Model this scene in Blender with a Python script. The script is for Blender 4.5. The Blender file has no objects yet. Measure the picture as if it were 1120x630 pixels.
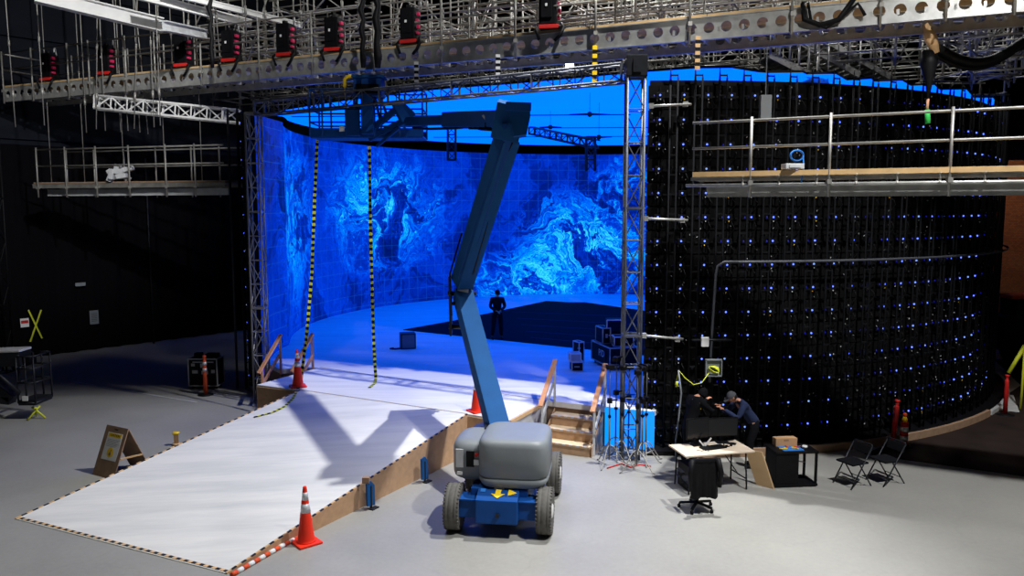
import bpy, bmesh, math, random
from mathutils import Vector, Matrix
random.seed(7)
PI = math.pi
R_ = math.radians
V = Vector
COL = bpy.context.scene.collection
# ------------------------------------------------------------------ camera model
FPX, HZ, CH = 860.0, 88.0, 5.18
PIT = math.atan(HZ / FPX)
def ray(px, py):
    c, s = math.cos(PIT), math.sin(PIT)
    a, b, u = px - 560.0, FPX, 315.0 - py
    return V((a, b * c + u * s, -b * s + u * c))
def G(px, py, z=0.0):
    r = ray(px, py); t = (z - CH) / r.z
    return V((0, 0, CH)) + r * t
def D(px, py, y):
    r = ray(px, py); t = y / r.y
    return V((0, 0, CH)) + r * t
cam = bpy.data.cameras.new('camera'); camo = bpy.data.objects.new('camera', cam); COL.objects.link(camo)
cam.sensor_width = 36; cam.lens = FPX / 1120 * 36; cam.clip_end = 300
camo.location = (0, 0, CH); camo.rotation_euler = (PI / 2 - PIT, 0, 0)
bpy.context.scene.camera = camo

# ------------------------------------------------------------------ materials
def srgb(r, g, b):
    f = lambda c: (c / 255) / 12.92 if c / 255 <= 0.04045 else ((c / 255 + 0.055) / 1.055) ** 2.4
    return (f(r), f(g), f(b), 1)
def mat(name, col, rough=0.6, metal=0.0, var=0.12, scale=6.0, bump=0.0):
    m = bpy.data.materials.new(name); m.use_nodes = True
    nt = m.node_tree; b = nt.nodes['Principled BSDF']
    b.inputs['Roughness'].default_value = rough; b.inputs['Metallic'].default_value = metal
    b.inputs['Specular IOR Level'].default_value = 0.5 if metal > 0 else (0.15 if 'blue' in name or 'black' in name else 0.35)
    c = srgb(*col)
    tc = nt.nodes.new('ShaderNodeTexCoord'); n = nt.nodes.new('ShaderNodeTexNoise')
    n.inputs['Scale'].default_value = scale; n.inputs['Detail'].default_value = 6
    nt.links.new(tc.outputs['Object'], n.inputs['Vector'])
    r = nt.nodes.new('ShaderNodeValToRGB')
    r.color_ramp.elements[0].position = 0.3; r.color_ramp.elements[1].position = 0.7
    r.color_ramp.elements[0].color = (c[0] * (1 - var), c[1] * (1 - var), c[2] * (1 - var), 1)
    r.color_ramp.elements[1].color = tuple(min(1, x * (1 + var)) for x in c[:3]) + (1,)
    nt.links.new(n.outputs['Fac'], r.inputs['Fac']); nt.links.new(r.outputs['Color'], b.inputs['Base Color'])
    if bump:
        bp = nt.nodes.new('ShaderNodeBump'); bp.inputs['Strength'].default_value = bump
        nt.links.new(n.outputs['Fac'], bp.inputs['Height']); nt.links.new(bp.outputs['Normal'], b.inputs['Normal'])
    return m
def emit(name, col, s, lin=False):
    m = bpy.data.materials.new(name); m.use_nodes = True
    b = m.node_tree.nodes['Principled BSDF']
    c = col if lin else srgb(*col)
    b.inputs['Base Color'].default_value = (0.01, 0.01, 0.01, 1)
    b.inputs['Emission Color'].default_value = c; b.inputs['Emission Strength'].default_value = s
    return m
M = {}
M['steel'] = mat('galvanised_steel', (188, 188, 184), 0.42, 0.55, 0.2, 5)
M['steel2'] = mat('dull_scaffold_steel', (150, 148, 142), 0.5, 0.5, 0.25, 4)
M['white_steel'] = mat('white_painted_steel', (215, 215, 212), 0.5, 0.0, 0.08, 3)
M['dark_steel'] = mat('dark_steel', (34, 36, 42), 0.5, 0.4, 0.3, 6)
M['black'] = mat('black_plastic', (14, 14, 17), 0.55, 0, 0.3, 10)
M['blackfab'] = mat('black_fabric', (16, 17, 22), 0.9, 0, 0.3, 30, 0.1)
M['rubber'] = mat('grey_rubber', (92, 90, 86), 0.85, 0, 0.15, 20, 0.2)
M['ply'] = mat('plywood', (188, 152, 118), 0.75, 0, 0.1, 9)
M['plydark'] = mat('weathered_plywood', (150, 122, 98), 0.8, 0, 0.15, 8)
M['timber'] = mat('timber', (214, 176, 128), 0.7, 0, 0.1, 12)
M['timber_red'] = mat('reddish_timber', (212, 154, 118), 0.7, 0, 0.12, 12)
M['deckply'] = mat('catwalk_plywood', (205, 170, 120), 0.7, 0, 0.12, 5)
M['blue'] = mat('blue_machine_paint', (20, 72, 142), 0.5, 0.0, 0.06, 4)
M['blue2'] = mat('faded_blue_boom_paint', (24, 80, 136), 0.7, 0.0, 0.08, 3)
M['grey'] = mat('grey_moulded_cover', (126, 132, 136), 0.45, 0.0, 0.04, 3)
M['lgrey'] = mat('light_grey', (185, 187, 188), 0.55)
M['white'] = mat('white_plastic', (232, 232, 230), 0.5, 0, 0.04)
M['yellow'] = mat('yellow', (244, 204, 32), 0.5, 0, 0.06)
M['orange'] = mat('orange_red_rubber', (240, 52, 26), 0.5, 0, 0.05)
M['orange2'] = mat('orange_plastic', (226, 84, 40), 0.55, 0, 0.06)
M['reflect'] = mat('reflective_collar', (205, 208, 212), 0.35, 0.2, 0.05)
M['red'] = mat('red_paint', (200, 38, 34), 0.5)
M['pink'] = mat('magenta_plastic', (190, 36, 84), 0.5)
M['skin'] = mat('skin', (196, 140, 112), 0.6, 0, 0.05)
M['hair'] = mat('dark_hair', (30, 24, 20), 0.8)
M['navy'] = mat('navy_cloth', (34, 46, 80), 0.9, 0, 0.2, 20)
M['cap'] = mat('charcoal_cap', (74, 76, 82), 0.85, 0, 0.15, 20)
M['truss'] = mat('shaded_truss_steel', (96, 99, 106), 0.5, 0.5, 0.2, 5)  # steel darkened to paint in shade on trusses, conduit and stand columns
M['ladder'] = mat('matt_black_steel', (16, 17, 20), 0.75, 0.0, 0.3, 8)
M['cab'] = mat('matt_black_cabinet', (4, 4, 5), 0.85, 0.0, 0.3, 8)
M['card'] = mat('cardboard', (190, 150, 108), 0.85, 0, 0.08)
M['steptan'] = mat('lit_step_board', (222, 200, 166), 0.8, 0, 0.08, 8)  # step boards paled to paint in the light falling on them
M['green'] = mat('green_plastic', (60, 200, 90), 0.5)
M['bluecable'] = mat('blue_cable', (50, 120, 200), 0.5)
M['lime'] = mat('yellow_cable', (208, 214, 50), 0.5)
M['tablewood'] = mat('pale_tabletop', (224, 206, 184), 0.5, 0, 0.05, 5)
M['tabletan'] = mat('tan_board', (200, 168, 126), 0.7, 0, 0.08, 5)
M['glassdark'] = mat('dark_screen', (10, 12, 18), 0.15, 0, 0.1)
M['lamp'] = emit('lamp_glow', (255, 250, 240), 60)
M['bluedot'] = emit('status_light_blue', (0.10, 0.18, 1.0, 1), 2.6, True)
M['bluedot2'] = emit('status_light_deep_blue', (0.01, 0.015, 0.8, 1), 0.5, True)
M['fasciaglow'] = emit('blue_fascia_glow', (0.0, 0.23, 1.0, 1), 1.5, True)  # blue light on the stage front, painted as emission
M['ceil_led'] = emit('led_ceiling_blue', (0.0, 0.10, 1.0, 1), 2.4, True)

def floor_mat():
    m = bpy.data.materials.new('polished_concrete'); m.use_nodes = True
    nt = m.node_tree; b = nt.nodes['Principled BSDF']; N = nt.nodes.new; L = nt.links.new
    tc = N('ShaderNodeTexCoord')
    n = N('ShaderNodeTexNoise'); n.inputs['Scale'].default_value = 0.35; n.inputs['Detail'].default_value = 8; n.inputs['Roughness'].default_value = 0.6
    L(tc.outputs['Object'], n.inputs['Vector'])
    n2 = N('ShaderNodeTexNoise'); n2.inputs['Scale'].default_value = 14; n2.inputs['Detail'].default_value = 5
    L(tc.outputs['Object'], n2.inputs['Vector'])
    mx = N('ShaderNodeMix'); mx.data_type = 'FLOAT'; mx.inputs[0].default_value = 0.25
    L(n.outputs['Fac'], mx.inputs[2]); L(n2.outputs['Fac'], mx.inputs[3])
    r = N('ShaderNodeValToRGB'); r.color_ramp.elements[0].position = 0.32; r.color_ramp.elements[1].position = 0.68
    r.color_ramp.elements[0].color = srgb(140, 139, 135); r.color_ramp.elements[1].color = srgb(158, 157, 151)
    L(mx.outputs[0], r.inputs['Fac'])
    v = N('ShaderNodeTexVoronoi'); v.feature = 'DISTANCE_TO_EDGE'; v.inputs['Scale'].default_value = 0.22
    nn = N('ShaderNodeTexNoise'); nn.inputs['Scale'].default_value = 1.2
    L(tc.outputs['Object'], nn.inputs['Vector'])
    ad = N('ShaderNodeVectorMath'); ad.operation = 'ADD'; L(tc.outputs['Object'], ad.inputs[0]); L(nn.outputs['Color'], ad.inputs[1])
    L(ad.outputs[0], v.inputs['Vector'])
    ms = N('ShaderNodeMath'); ms.operation = 'LESS_THAN'; ms.inputs[1].default_value = 0.003; L(v.outputs['Distance'], ms.inputs[0])
    m2 = N('ShaderNodeMath'); m2.operation = 'MULTIPLY'; m2.inputs[1].default_value = 0.06; L(ms.outputs[0], m2.inputs[0])
    mc = N('ShaderNodeMix'); mc.data_type = 'RGBA'; L(m2.outputs[0], mc.inputs[0]); L(r.outputs['Color'], mc.inputs[6]); mc.inputs[7].default_value = srgb(90, 92, 95)
    L(mc.outputs[2], b.inputs['Base Color'])
    b.inputs['Roughness'].default_value = 0.5; b.inputs['Specular IOR Level'].default_value = 0.3
    return m
M['floor'] = floor_mat()
def white_deck():
    m = bpy.data.materials.new('white_painted_ply'); m.use_nodes = True
    nt = m.node_tree; b = nt.nodes['Principled BSDF']; N = nt.nodes.new; L = nt.links.new
    tc = N('ShaderNodeTexCoord'); mp = N('ShaderNodeMapping'); mp.inputs['Rotation'].default_value = (0, 0, R_(-61)); mp.inputs['Scale'].default_value = (0.35, 3.0, 1)
    L(tc.outputs['Object'], mp.inputs['Vector'])
    n = N('ShaderNodeTexNoise'); n.inputs['Scale'].default_value = 1.0; n.inputs['Detail'].default_value = 7; n.inputs['Roughness'].default_value = 0.65
    L(mp.outputs[0], n.inputs['Vector'])
    r = N('ShaderNodeValToRGB'); r.color_ramp.elements[0].position = 0.3; r.color_ramp.elements[1].position = 0.6
    r.color_ramp.elements[0].color = srgb(206, 207, 205); r.color_ramp.elements[1].color = srgb(230, 229, 224)
    L(n.outputs['Fac'], r.inputs['Fac']); L(r.outputs['Color'], b.inputs['Base Color'])
    b.inputs['Roughness'].default_value = 0.65
    return m
M['whitedeck'] = white_deck()
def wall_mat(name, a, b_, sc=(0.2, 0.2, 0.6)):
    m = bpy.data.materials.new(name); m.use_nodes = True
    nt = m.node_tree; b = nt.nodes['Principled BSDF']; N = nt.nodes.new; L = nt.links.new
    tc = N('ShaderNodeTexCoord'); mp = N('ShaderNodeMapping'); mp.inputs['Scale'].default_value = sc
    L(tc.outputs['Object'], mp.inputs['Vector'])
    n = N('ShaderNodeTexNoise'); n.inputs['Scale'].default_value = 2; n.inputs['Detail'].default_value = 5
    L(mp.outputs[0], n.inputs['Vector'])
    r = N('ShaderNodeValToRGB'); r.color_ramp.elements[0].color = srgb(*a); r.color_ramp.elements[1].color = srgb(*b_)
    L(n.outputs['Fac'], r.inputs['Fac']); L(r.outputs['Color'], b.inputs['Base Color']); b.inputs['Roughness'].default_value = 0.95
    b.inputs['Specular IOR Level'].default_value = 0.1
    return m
M['wall'] = wall_mat('dark_wall_panelling', (16, 18, 24), (30, 34, 42))
M['drape'] = wall_mat('black_drape', (5, 5, 8), (9, 9, 13), (3, 3, 0.05))
M['ceiling'] = wall_mat('dark_roof_deck', (14, 15, 18), (26, 28, 32))
M['shadedfloor'] = wall_mat('shaded_brown_floor', (22, 20, 22), (56, 44, 39), (0.8, 0.8, 0.8))  # brown floor with its shade mixed into the dark tone
M['mat'] = wall_mat('black_stage_matting', (6, 8, 20), (14, 16, 30), (0.3, 4, 1))
def brick_mat():
    m = bpy.data.materials.new('orange_brick'); m.use_nodes = True
    nt = m.node_tree; b = nt.nodes['Principled BSDF']; N = nt.nodes.new; L = nt.links.new
    tc = N('ShaderNodeTexCoord'); mp = N('ShaderNodeMapping'); mp.inputs['Rotation'].default_value = (PI / 2, 0, 0)
    L(tc.outputs['Object'], mp.inputs['Vector'])
    k = N('ShaderNodeTexBrick'); k.inputs['Scale'].default_value = 4; k.inputs['Color1'].default_value = srgb(120, 76, 44); k.inputs['Color2'].default_value = srgb(98, 60, 36); k.inputs['Mortar'].default_value = srgb(70, 44, 30)
    L(mp.outputs[0], k.inputs['Vector']); L(k.outputs['Color'], b.inputs['Base Color']); b.inputs['Roughness'].default_value = 0.9
    return m
M['brick'] = brick_mat()

# ------------------------------------------------------------------ mesh builder
class MB:
    def __init__(s): s.v = []; s.f = []; s.m = []; s.sm = []
    def add(s, vs, fs, mi=0, smooth=False):
        o = len(s.v); s.v += [V(p) for p in vs]
        for f in fs: s.f.append([i + o for i in f]); s.m.append(mi); s.sm.append(smooth)
        return s
    def box(s, c, d, mi=0, rot=None, ch=0.0):
        c = V(c); h = V(d) / 2
        if ch <= 0:
            P = [V((x * h.x, y * h.y, z * h.z)) for x in (-1, 1) for y in (-1, 1) for z in (-1, 1)]
            F = [(0, 1, 3, 2), (4, 6, 7, 5), (0, 4, 5, 1), (2, 3, 7, 6), (0, 2, 6, 4), (1, 5, 7, 3)]
        else:
            ch = min(ch, min(h) * 0.9); bm = bmesh.new(); bmesh.ops.create_cube(bm, size=1)
            bmesh.ops.scale(bm, vec=(d[0], d[1], d[2]), verts=bm.verts)
            bmesh.ops.bevel(bm, geom=bm.edges[:], offset=ch, segments=2, affect='EDGES', profile=0.7)
            bm.verts.ensure_lookup_table()
            P = [v.co.copy() for v in bm.verts]; F = [[v.index for v in f.verts] for f in bm.faces]; bm.free()
        if rot is not None: P = [rot @ p for p in P]
        return s.add([p + c for p in P], F, mi)
    def beam(s, a, b, w, h, mi=0, up=(0, 0, 1), ch=0.0):
        a, b = V(a), V(b); d = b - a; L = d.length
        if L < 1e-6: return s
        x = d / L; u = V(up)
        if abs(x.dot(u)) > 0.98: u = V((0, 1, 0))
        y = u.cross(x).normalized(); z = x.cross(y)
        rot = Matrix((x, y, z)).transposed()
        return s.box((a + b) / 2, (L, w, h), mi, rot, ch)
    def tube(s, a, b, r, n=8, mi=0, r2=None, caps=True):
        a, b = V(a), V(b); d = (b - a)
        if d.length < 1e-6: return s
        d.normalize(); r2 = r if r2 is None else r2
        u = d.orthogonal().normalized(); w = d.cross(u)
        P = []
        for k in range(n):
            q = 2 * PI * k / n; o = u * math.cos(q) + w * math.sin(q)
            P.append(a + o * r); P.append(b + o * r2)
        o = len(s.v); s.add(P, [(2 * k, 2 * k + 1, 2 * ((k + 1) % n) + 1, 2 * ((k + 1) % n)) for k in range(n)], mi, n > 5)
        if caps:
            s.f.append([o + 2 * k for k in range(n)]); s.m.append(mi); s.sm.append(False)
            s.f.append([o + 2 * k + 1 for k in range(n)][::-1]); s.m.append(mi); s.sm.append(False)
        return s
    def path(s, pts, r, n=8, mi=0):
        pts = [V(p) for p in pts]; o = len(s.v); rings = []
        u = None
        for i, p in enumerate(pts):
            t = ((pts[min(i + 1, len(pts) - 1)] - pts[max(i - 1, 0)])).normalized()
            if u is None: u = t.orthogonal().normalized()
            u = (u - t * u.dot(t)).normalized(); w = t.cross(u)
            rr = r[i] if isinstance(r, (list, tuple)) else r
            for k in range(n):
                q = 2 * PI * k / n; s.v.append(p + (u * math.cos(q) + w * math.sin(q)) * rr)
        for i in range(len(pts) - 1):
            for k in range(n):
                k2 = (k + 1) % n
                s.f.append([o + i * n + k, o + i * n + k2, o + (i + 1) * n + k2, o + (i + 1) * n + k]); s.m.append(mi); s.sm.append(True)
        s.f.append([o + k for k in range(n)][::-1]); s.m.append(mi); s.sm.append(False)
        s.f.append([o + (len(pts) - 1) * n + k for k in range(n)]); s.m.append(mi); s.sm.append(False)
        return s
    def lathe(s, c, prof, n=24, mi=0, axis=None, mis=None, smooth=True):
        c = V(c); z = V(axis).normalized() if axis else V((0, 0, 1)); x = z.orthogonal().normalized(); y = z.cross(x)
        o = len(s.v)
        for (r, h) in prof:
            for k in range(n):
                q = 2 * PI * k / n; s.v.append(c + x * (r * math.cos(q)) + y * (r * math.sin(q)) + z * h)
        for i in range(len(prof) - 1):
            for k in range(n):
                k2 = (k + 1) % n
                s.f.append([o + i * n + k, o + i * n + k2, o + (i + 1) * n + k2, o + (i + 1) * n + k])
                s.m.append(mis[i] if mis else mi); s.sm.append(smooth)
        s.f.append([o + k for k in range(n)][::-1]); s.m.append(mis[0] if mis else mi); s.sm.append(False)
        s.f.append([o + (len(prof) - 1) * n + k for k in range(n)]); s.m.append(mis[-1] if mis else mi); s.sm.append(False)
        return s
    def ball(s, c, r, mi=0, sc=(1, 1, 1), n=14):
        c = V(c); prof = []
        o = len(s.v); m = n // 2
        for i in range(m + 1):
            a = -PI / 2 + PI * i / m
            for k in range(n):
                q = 2 * PI * k / n
                s.v.append(c + V((r * sc[0] * math.cos(a) * math.cos(q), r * sc[1] * math.cos(a) * math.sin(q), r * sc[2] * math.sin(a))))
        for i in range(m):
            for k in range(n):
                k2 = (k + 1) % n
                s.f.append([o + i * n + k, o + i * n + k2, o + (i + 1) * n + k2, o + (i + 1) * n + k]); s.m.append(mi); s.sm.append(True)
        return s
    def prism(s, poly, z0, z1, mi=0, mside=None):
        n = len(poly); area = sum(poly[i][0] * poly[(i + 1) % n][1] - poly[(i + 1) % n][0] * poly[i][1] for i in range(n))
        if area < 0: poly = poly[::-1]
        o = len(s.v); s.v += [V((p[0], p[1], z0)) for p in poly] + [V((p[0], p[1], z1)) for p in poly]
        s.f.append([o + i for i in range(n)][::-1]); s.m.append(mi); s.sm.append(False)
        s.f.append([o + n + i for i in range(n)]); s.m.append(mi); s.sm.append(False)
        for i in range(n):
            j = (i + 1) % n; s.f.append([o + i, o + j, o + n + j, o + n + i]); s.m.append(mi if mside is None else mside); s.sm.append(False)
        return s
    def plate(s, pts3, nrm, t, mi=0):
        nrm = V(nrm).normalized() * t; P = [V(p) for p in pts3]; n = len(P); o = len(s.v)
        s.v += P + [p + nrm for p in P]
        s.f.append([o + i for i in range(n)][::-1]); s.f.append([o + n + i for i in range(n)]); s.m += [mi, mi]; s.sm += [False, False]
        for i in range(n):
            j = (i + 1) % n; s.f.append([o + i, o + j, o + n + j, o + n + i]); s.m.append(mi); s.sm.append(False)
        return s
    def xf(s, mtx):
        s.v = [mtx @ p for p in s.v]; return s
    def build(s, name, mats, parent=None, local=False):
        if not isinstance(mats, (list, tuple)): mats = [mats]
        off = V((0, 0, 0))
        if parent is not None and not local:
            p = parent
            while p is not None: off += V(p.location); p = p.parent
        me = bpy.data.meshes.new(name)
        org = V((0, 0, 0))
        if parent is None and not local and s.v:
            lo = V([min(p[i] for p in s.v) for i in range(3)]); hi = V([max(p[i] for p in s.v) for i in range(3)])
            org = V(((lo.x + hi.x) / 2, (lo.y + hi.y) / 2, lo.z)); off = org
        me.from_pydata([tuple(p - off) for p in s.v], [], s.f)
        for k in mats: me.materials.append(M[k] if isinstance(k, str) else k)
        for i, p in enumerate(me.polygons): p.material_index = s.m[i]; p.use_smooth = s.sm[i]
        bm = bmesh.new(); bm.from_mesh(me); bmesh.ops.recalc_face_normals(bm, faces=bm.faces); bm.to_mesh(me); bm.free()
        o = bpy.data.objects.new(name, me); COL.objects.link(o)
        if parent is not None: o.parent = parent
        else: o.location = org
        return o
def tag(o, label=None, cat=None, group=None, kind=None):
    if label: o['label'] = label
    if cat: o['category'] = cat
    if group: o['group'] = group
    if kind: o['kind'] = kind
    return o
def thing(name, label, cat, loc=(0, 0, 0), group=None, rz=0):
    o = bpy.data.objects.new(name, None); COL.objects.link(o); o.location = loc; o.rotation_euler = (0, 0, rz)
    o.empty_display_size = 0.2
    return tag(o, label, cat, group)
def struct(o, label=None):
    return tag(o, label, None, None, 'structure')
def dup(root, loc, rz=0, label=None, group=None, sc=None):
    def cp(o, parent):
        c = o.copy(); COL.objects.link(c); c.parent = parent
        for ch in list(o.children): cp(ch, c)
        return c
    r = cp(root, None); r.location = loc; r.rotation_euler = (0, 0, rz)
    if label: r['label'] = label
    if group: r['group'] = group
    return r
def text(body, size, mtx, m, name, parent, ext=0.001):
    c = bpy.data.curves.new(name, 'FONT'); c.body = body; c.size = size; c.extrude = ext; c.align_x = 'CENTER'; c.align_y = 'CENTER'
    o = bpy.data.objects.new('tmp_text', c); COL.objects.link(o)
    me = bpy.data.meshes.new_from_object(o.evaluated_get(bpy.context.evaluated_depsgraph_get())); bpy.data.objects.remove(o)
    off = V((0, 0, 0)); p = parent
    while p is not None: off += V(p.location); p = p.parent
    me.transform(Matrix.Translation(-off) @ mtx); me.materials.clear(); me.materials.append(M[m])
    o = bpy.data.objects.new(name, me); COL.objects.link(o); o.parent = parent
    return o
def frame(o, x, y):
    x = V(x).normalized(); y = V(y).normalized(); z = x.cross(y)
    m = Matrix((x, y, z)).transposed().to_4x4(); m.translation = V(o); return m
# ================================================================== SETTING
CX, CY, RI = 3.66, 28.0, 11.25
HS, HW, HCL = 0.87, 7.78, 8.32
def arc(r, a): return V((CX + r * math.cos(R_(a)), CY + r * math.sin(R_(a)), 0))
b = MB(); b.box((2, 24, -0.1), (56, 56, 0.2)); struct(b.build('floor', 'floor'), 'grey polished concrete studio floor')
b = MB(); b.box((2, 24, 17.2), (56, 56, 0.2)); struct(b.build('ceiling', 'ceiling'))
b = MB(); b.box((2, 50.5, 8.5), (56, 0.4, 17.2))
for k in range(7): b.box((2, 50.2, 1.5 + 2 * k), (56, 0.12, 0.12))
struct(b.build('wall_back', 'wall'))
# left wall of dark panelling, running obliquely behind the volume
WL0, WL1 = V((-27, 15.5, 0)), V((-8.5, 36.5, 0))
b = MB(); dw = (WL1 - WL0).normalized(); nw = V((-dw.y, dw.x, 0))
b.beam(WL0 + V((0, 0, 7.5)) + nw * 0.2, WL1 + V((0, 0, 7.5)) + nw * 0.2, 0.3, 15.0)
for k in range(5):
    b.beam(WL0 + V((0, 0, 7.6 + 1.7 * k)) - nw * 0.02, WL1 + V((0, 0, 7.6 + 1.7 * k)) - nw * 0.02, 0.16, 0.22)
struct(b.build('wall_left', 'wall'))
b = MB(); pts = []
n = 260
for i in range(n + 1):
    t = i / n; p = WL0.lerp(WL1, t) - nw * (0.22 + 0.07 * math.sin(i * 0.9) + 0.02 * math.sin(i * 2.3)); pts.append(p)
vs = [(p.x, p.y, 0.02) for p in pts] + [(p.x, p.y, 7.3) for p in pts]
b.add(vs, [(i, i + 1, n + 2 + i, n + 1 + i) for i in range(n)], 0, True)
tag(b.build('blackout_drape', 'drape'), 'tall black pleated drape hanging along the dark left wall', 'curtain')
b = MB(); b.box((24.5, 30, 7.5), (0.3, 40, 17)); struct(b.build('wall_right', 'wall'))
b = MB(); b.box((22.0, 34.2, 3.6), (5.2, 0.3, 7.2)); struct(b.build('wall_far_right', 'brick'))
# brown floor area at right, its shade painted in as a dark sheet
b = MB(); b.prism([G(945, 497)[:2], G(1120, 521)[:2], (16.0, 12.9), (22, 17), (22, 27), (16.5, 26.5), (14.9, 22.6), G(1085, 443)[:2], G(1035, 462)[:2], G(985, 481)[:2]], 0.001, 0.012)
tag(b.build('shaded_floor_sheet', 'shadedfloor'), 'brown floor area with its shade painted in, curving round the back of the screen wall', 'floor covering')
# painted line on floor
for i, (p, q) in enumerate((((78, 417), (103, 421)), ((112, 423), (215, 440)))):
    b = MB(); b.beam(G(*p, 0.004), G(*q, 0.004), 0.07, 0.006)
    tag(b.build('floor_tape', 'lgrey'), ('short' if i == 0 else 'long') + ' pale tape line on the floor left of the road case', 'tape')

# ================================================================== LED VOLUME
def led_mat():
    m = bpy.data.materials.new('led_fluid_image'); m.use_nodes = True
    nt = m.node_tree; b = nt.nodes['Principled BSDF']; N = nt.nodes.new; L = nt.links.new
    uv = N('ShaderNodeUVMap'); uv.uv_map = 'UVMap'
    def noise(vec, sc, det=8, rough=0.6, dist=0.0, lac=2.0):
        n = N('ShaderNodeTexNoise'); n.inputs['Scale'].default_value = sc; n.inputs['Detail'].default_value = det
        n.inputs['Roughness'].default_value = rough; n.inputs['Distortion'].default_value = dist; L(vec, n.inputs['Vector']); return n
    def math_(op, a, b_=None, c=None):
        q = N('ShaderNodeMath'); q.operation = op
        for i, x in enumerate((a, b_, c)):
            if x is None: continue
            if isinstance(x, (int, float)): q.inputs[i].default_value = x
            else: L(x, q.inputs[i])
        return q.outputs[0]
    def ramp(v, stops):
        r = N('ShaderNodeValToRGB'); e = r.color_ramp.elements
        while len(e) < len(stops): e.new(0.5)
        for i, (p, c) in enumerate(stops):
            e[i].position = p; e[i].color = c if isinstance(c, tuple) else (c, c, c, 1)
        L(v, r.inputs['Fac']); return r.outputs['Color']
    w1 = noise(uv.outputs[0], 0.22, 5, 0.55)
    wa = N('ShaderNodeVectorMath'); wa.operation = 'MULTIPLY_ADD'; L(w1.outputs['Color'], wa.inputs[0]); wa.inputs[1].default_value = (7, 9, 0); L(uv.outputs[0], wa.inputs[2])
    w2 = noise(wa.outputs[0], 0.5, 6, 0.6, 0.6)
    wb = N('ShaderNodeVectorMath'); wb.operation = 'MULTIPLY_ADD'; L(w2.outputs['Color'], wb.inputs[0]); wb.inputs[1].default_value = (3, 3, 0); L(wa.outputs[0], wb.inputs[2])
    n1 = noise(wb.outputs[0], 0.42, 9, 0.66, 0.8)
    n2 = noise(wb.outputs[0], 1.3, 9, 0.7, 1.6)
    # veins: ridges of the noise
    rid = math_('ABSOLUTE', math_('SUBTRACT', n1.outputs['Fac'], 0.5))
    vein = math_('SUBTRACT', 1.0, math_('MINIMUM', math_('MULTIPLY', rid, 16.0), 1.0))
    rid2 = math_('ABSOLUTE', math_('SUBTRACT', n2.outputs['Fac'], 0.52))
    vein2 = math_('SUBTRACT', 1.0, math_('MINIMUM', math_('MULTIPLY', rid2, 13.0), 1.0))
    # bubbles
    vo = N('ShaderNodeTexVoronoi'); vo.inputs['Scale'].default_value = 2.6; L(wa.outputs[0], vo.inputs['Vector'])
    bub = math_('LESS_THAN', math_('ABSOLUTE', math_('SUBTRACT', vo.outputs['Distance'], 0.2)), 0.035)
    # where the bright current runs: a broad ridge field plus hot spot
    sp = N('ShaderNodeSeparateXYZ'); L(uv.outputs[0], sp.inputs[0])
    def blob(u, v, ru, rv):
        a = math_('DIVIDE', math_('SUBTRACT', sp.outputs[0], u), ru); c = math_('DIVIDE', math_('SUBTRACT', sp.outputs[1], v), rv)
        d = math_('ADD', math_('MULTIPLY', a, a), math_('MULTIPLY', c, c))
        return math_('MAXIMUM', math_('SUBTRACT', 1.0, d), 0.0)
    hot = math_('MAXIMUM', blob(36.0, 3.4, 4.2, 3.4), math_('MULTIPLY', blob(38.6, 1.6, 4.4, 1.9), 0.85))
    hot = math_('MAXIMUM', hot, math_('MULTIPLY', blob(33.6, 5.6, 3.5, 2.4), 0.8))
    med = math_('MAXIMUM', blob(47, 5.0, 4.5, 3.2), math_('MULTIPLY', blob(55.0, 5.0, 3.5, 4.0), 0.8))
    big = noise(wa.outputs[0], 0.12, 4, 0.5)
    field = math_('ADD', math_('MULTIPLY', n1.outputs['Fac'], 0.6), math_('MULTIPLY', big.outputs['Fac'], 0.4))
    field = math_('MAXIMUM', math_('MULTIPLY', math_('SUBTRACT', field, 0.36), 1.9), 0.0)
    gain = math_('ADD', 0.16, math_('ADD', math_('MULTIPLY', hot, 0.68), math_('MULTIPLY', med, 0.56)))
    fine = noise(wa.outputs[0], 6.0, 4, 0.6)
    sp2 = math_('MAXIMUM', math_('MULTIPLY', math_('SUBTRACT', fine.outputs['Fac'], 0.63), 9.0), 0.0)
    v = math_('ADD', math_('MULTIPLY', vein, 0.75), math_('MULTIPLY', vein2, math_('MULTIPLY', n1.outputs['Fac'], 0.9)))
    v = math_('ADD', v, math_('MULTIPLY', bub, math_('MULTIPLY', n2.outputs['Fac'], 0.55)))
    v = math_('ADD', v, math_('MINIMUM', sp2, 0.8))
    body = math_('MULTIPLY', math_('MAXIMUM', math_('SUBTRACT', n1.outputs['Fac'], 0.52), 0), math_('MULTIPLY', hot, 2.4))
    tt = math_('MINIMUM', math_('ADD', math_('ADD', math_('MULTIPLY', v, gain), body), math_('MULTIPLY', field, 0.72)), 1.0)
    base = ramp(tt, [(0.0, (0.0, 0.003, 0.07, 1)), (0.2, (0.0, 0.010, 0.28, 1)), (0.42, (0.0, 0.04, 0.72, 1)), (0.62, (0.0, 0.15, 1.0, 1)), (0.8, (0.0, 0.42, 1.0, 1)), (1.0, (0.06, 0.85, 1.0, 1))])
    class _o: outputs = [None, None, base]
    mx = _o
    # panel grid
    def grid(sock):
        fr = math_('FRACT', math_('MULTIPLY', sock, 2.0 / 1.0)); return math_('LESS_THAN', fr, 0.04)
    g = math_('MAXIMUM', grid(sp.outputs[0]), grid(sp.outputs[1]))
    mg = N('ShaderNodeMix'); mg.data_type = 'RGBA'; L(math_('MULTIPLY', g, 0.35), mg.inputs[0]); L(mx.outputs[2], mg.inputs[6]); mg.inputs[7].default_value = (0.01, 0.13, 0.75, 1)
    L(mg.outputs[2], b.inputs['Emission Color']); b.inputs['Emission Strength'].default_value = 1.0
    b.inputs['Base Color'].default_value = (0.004, 0.004, 0.006, 1); b.inputs['Roughness'].default_value = 0.7
    return m
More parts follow.
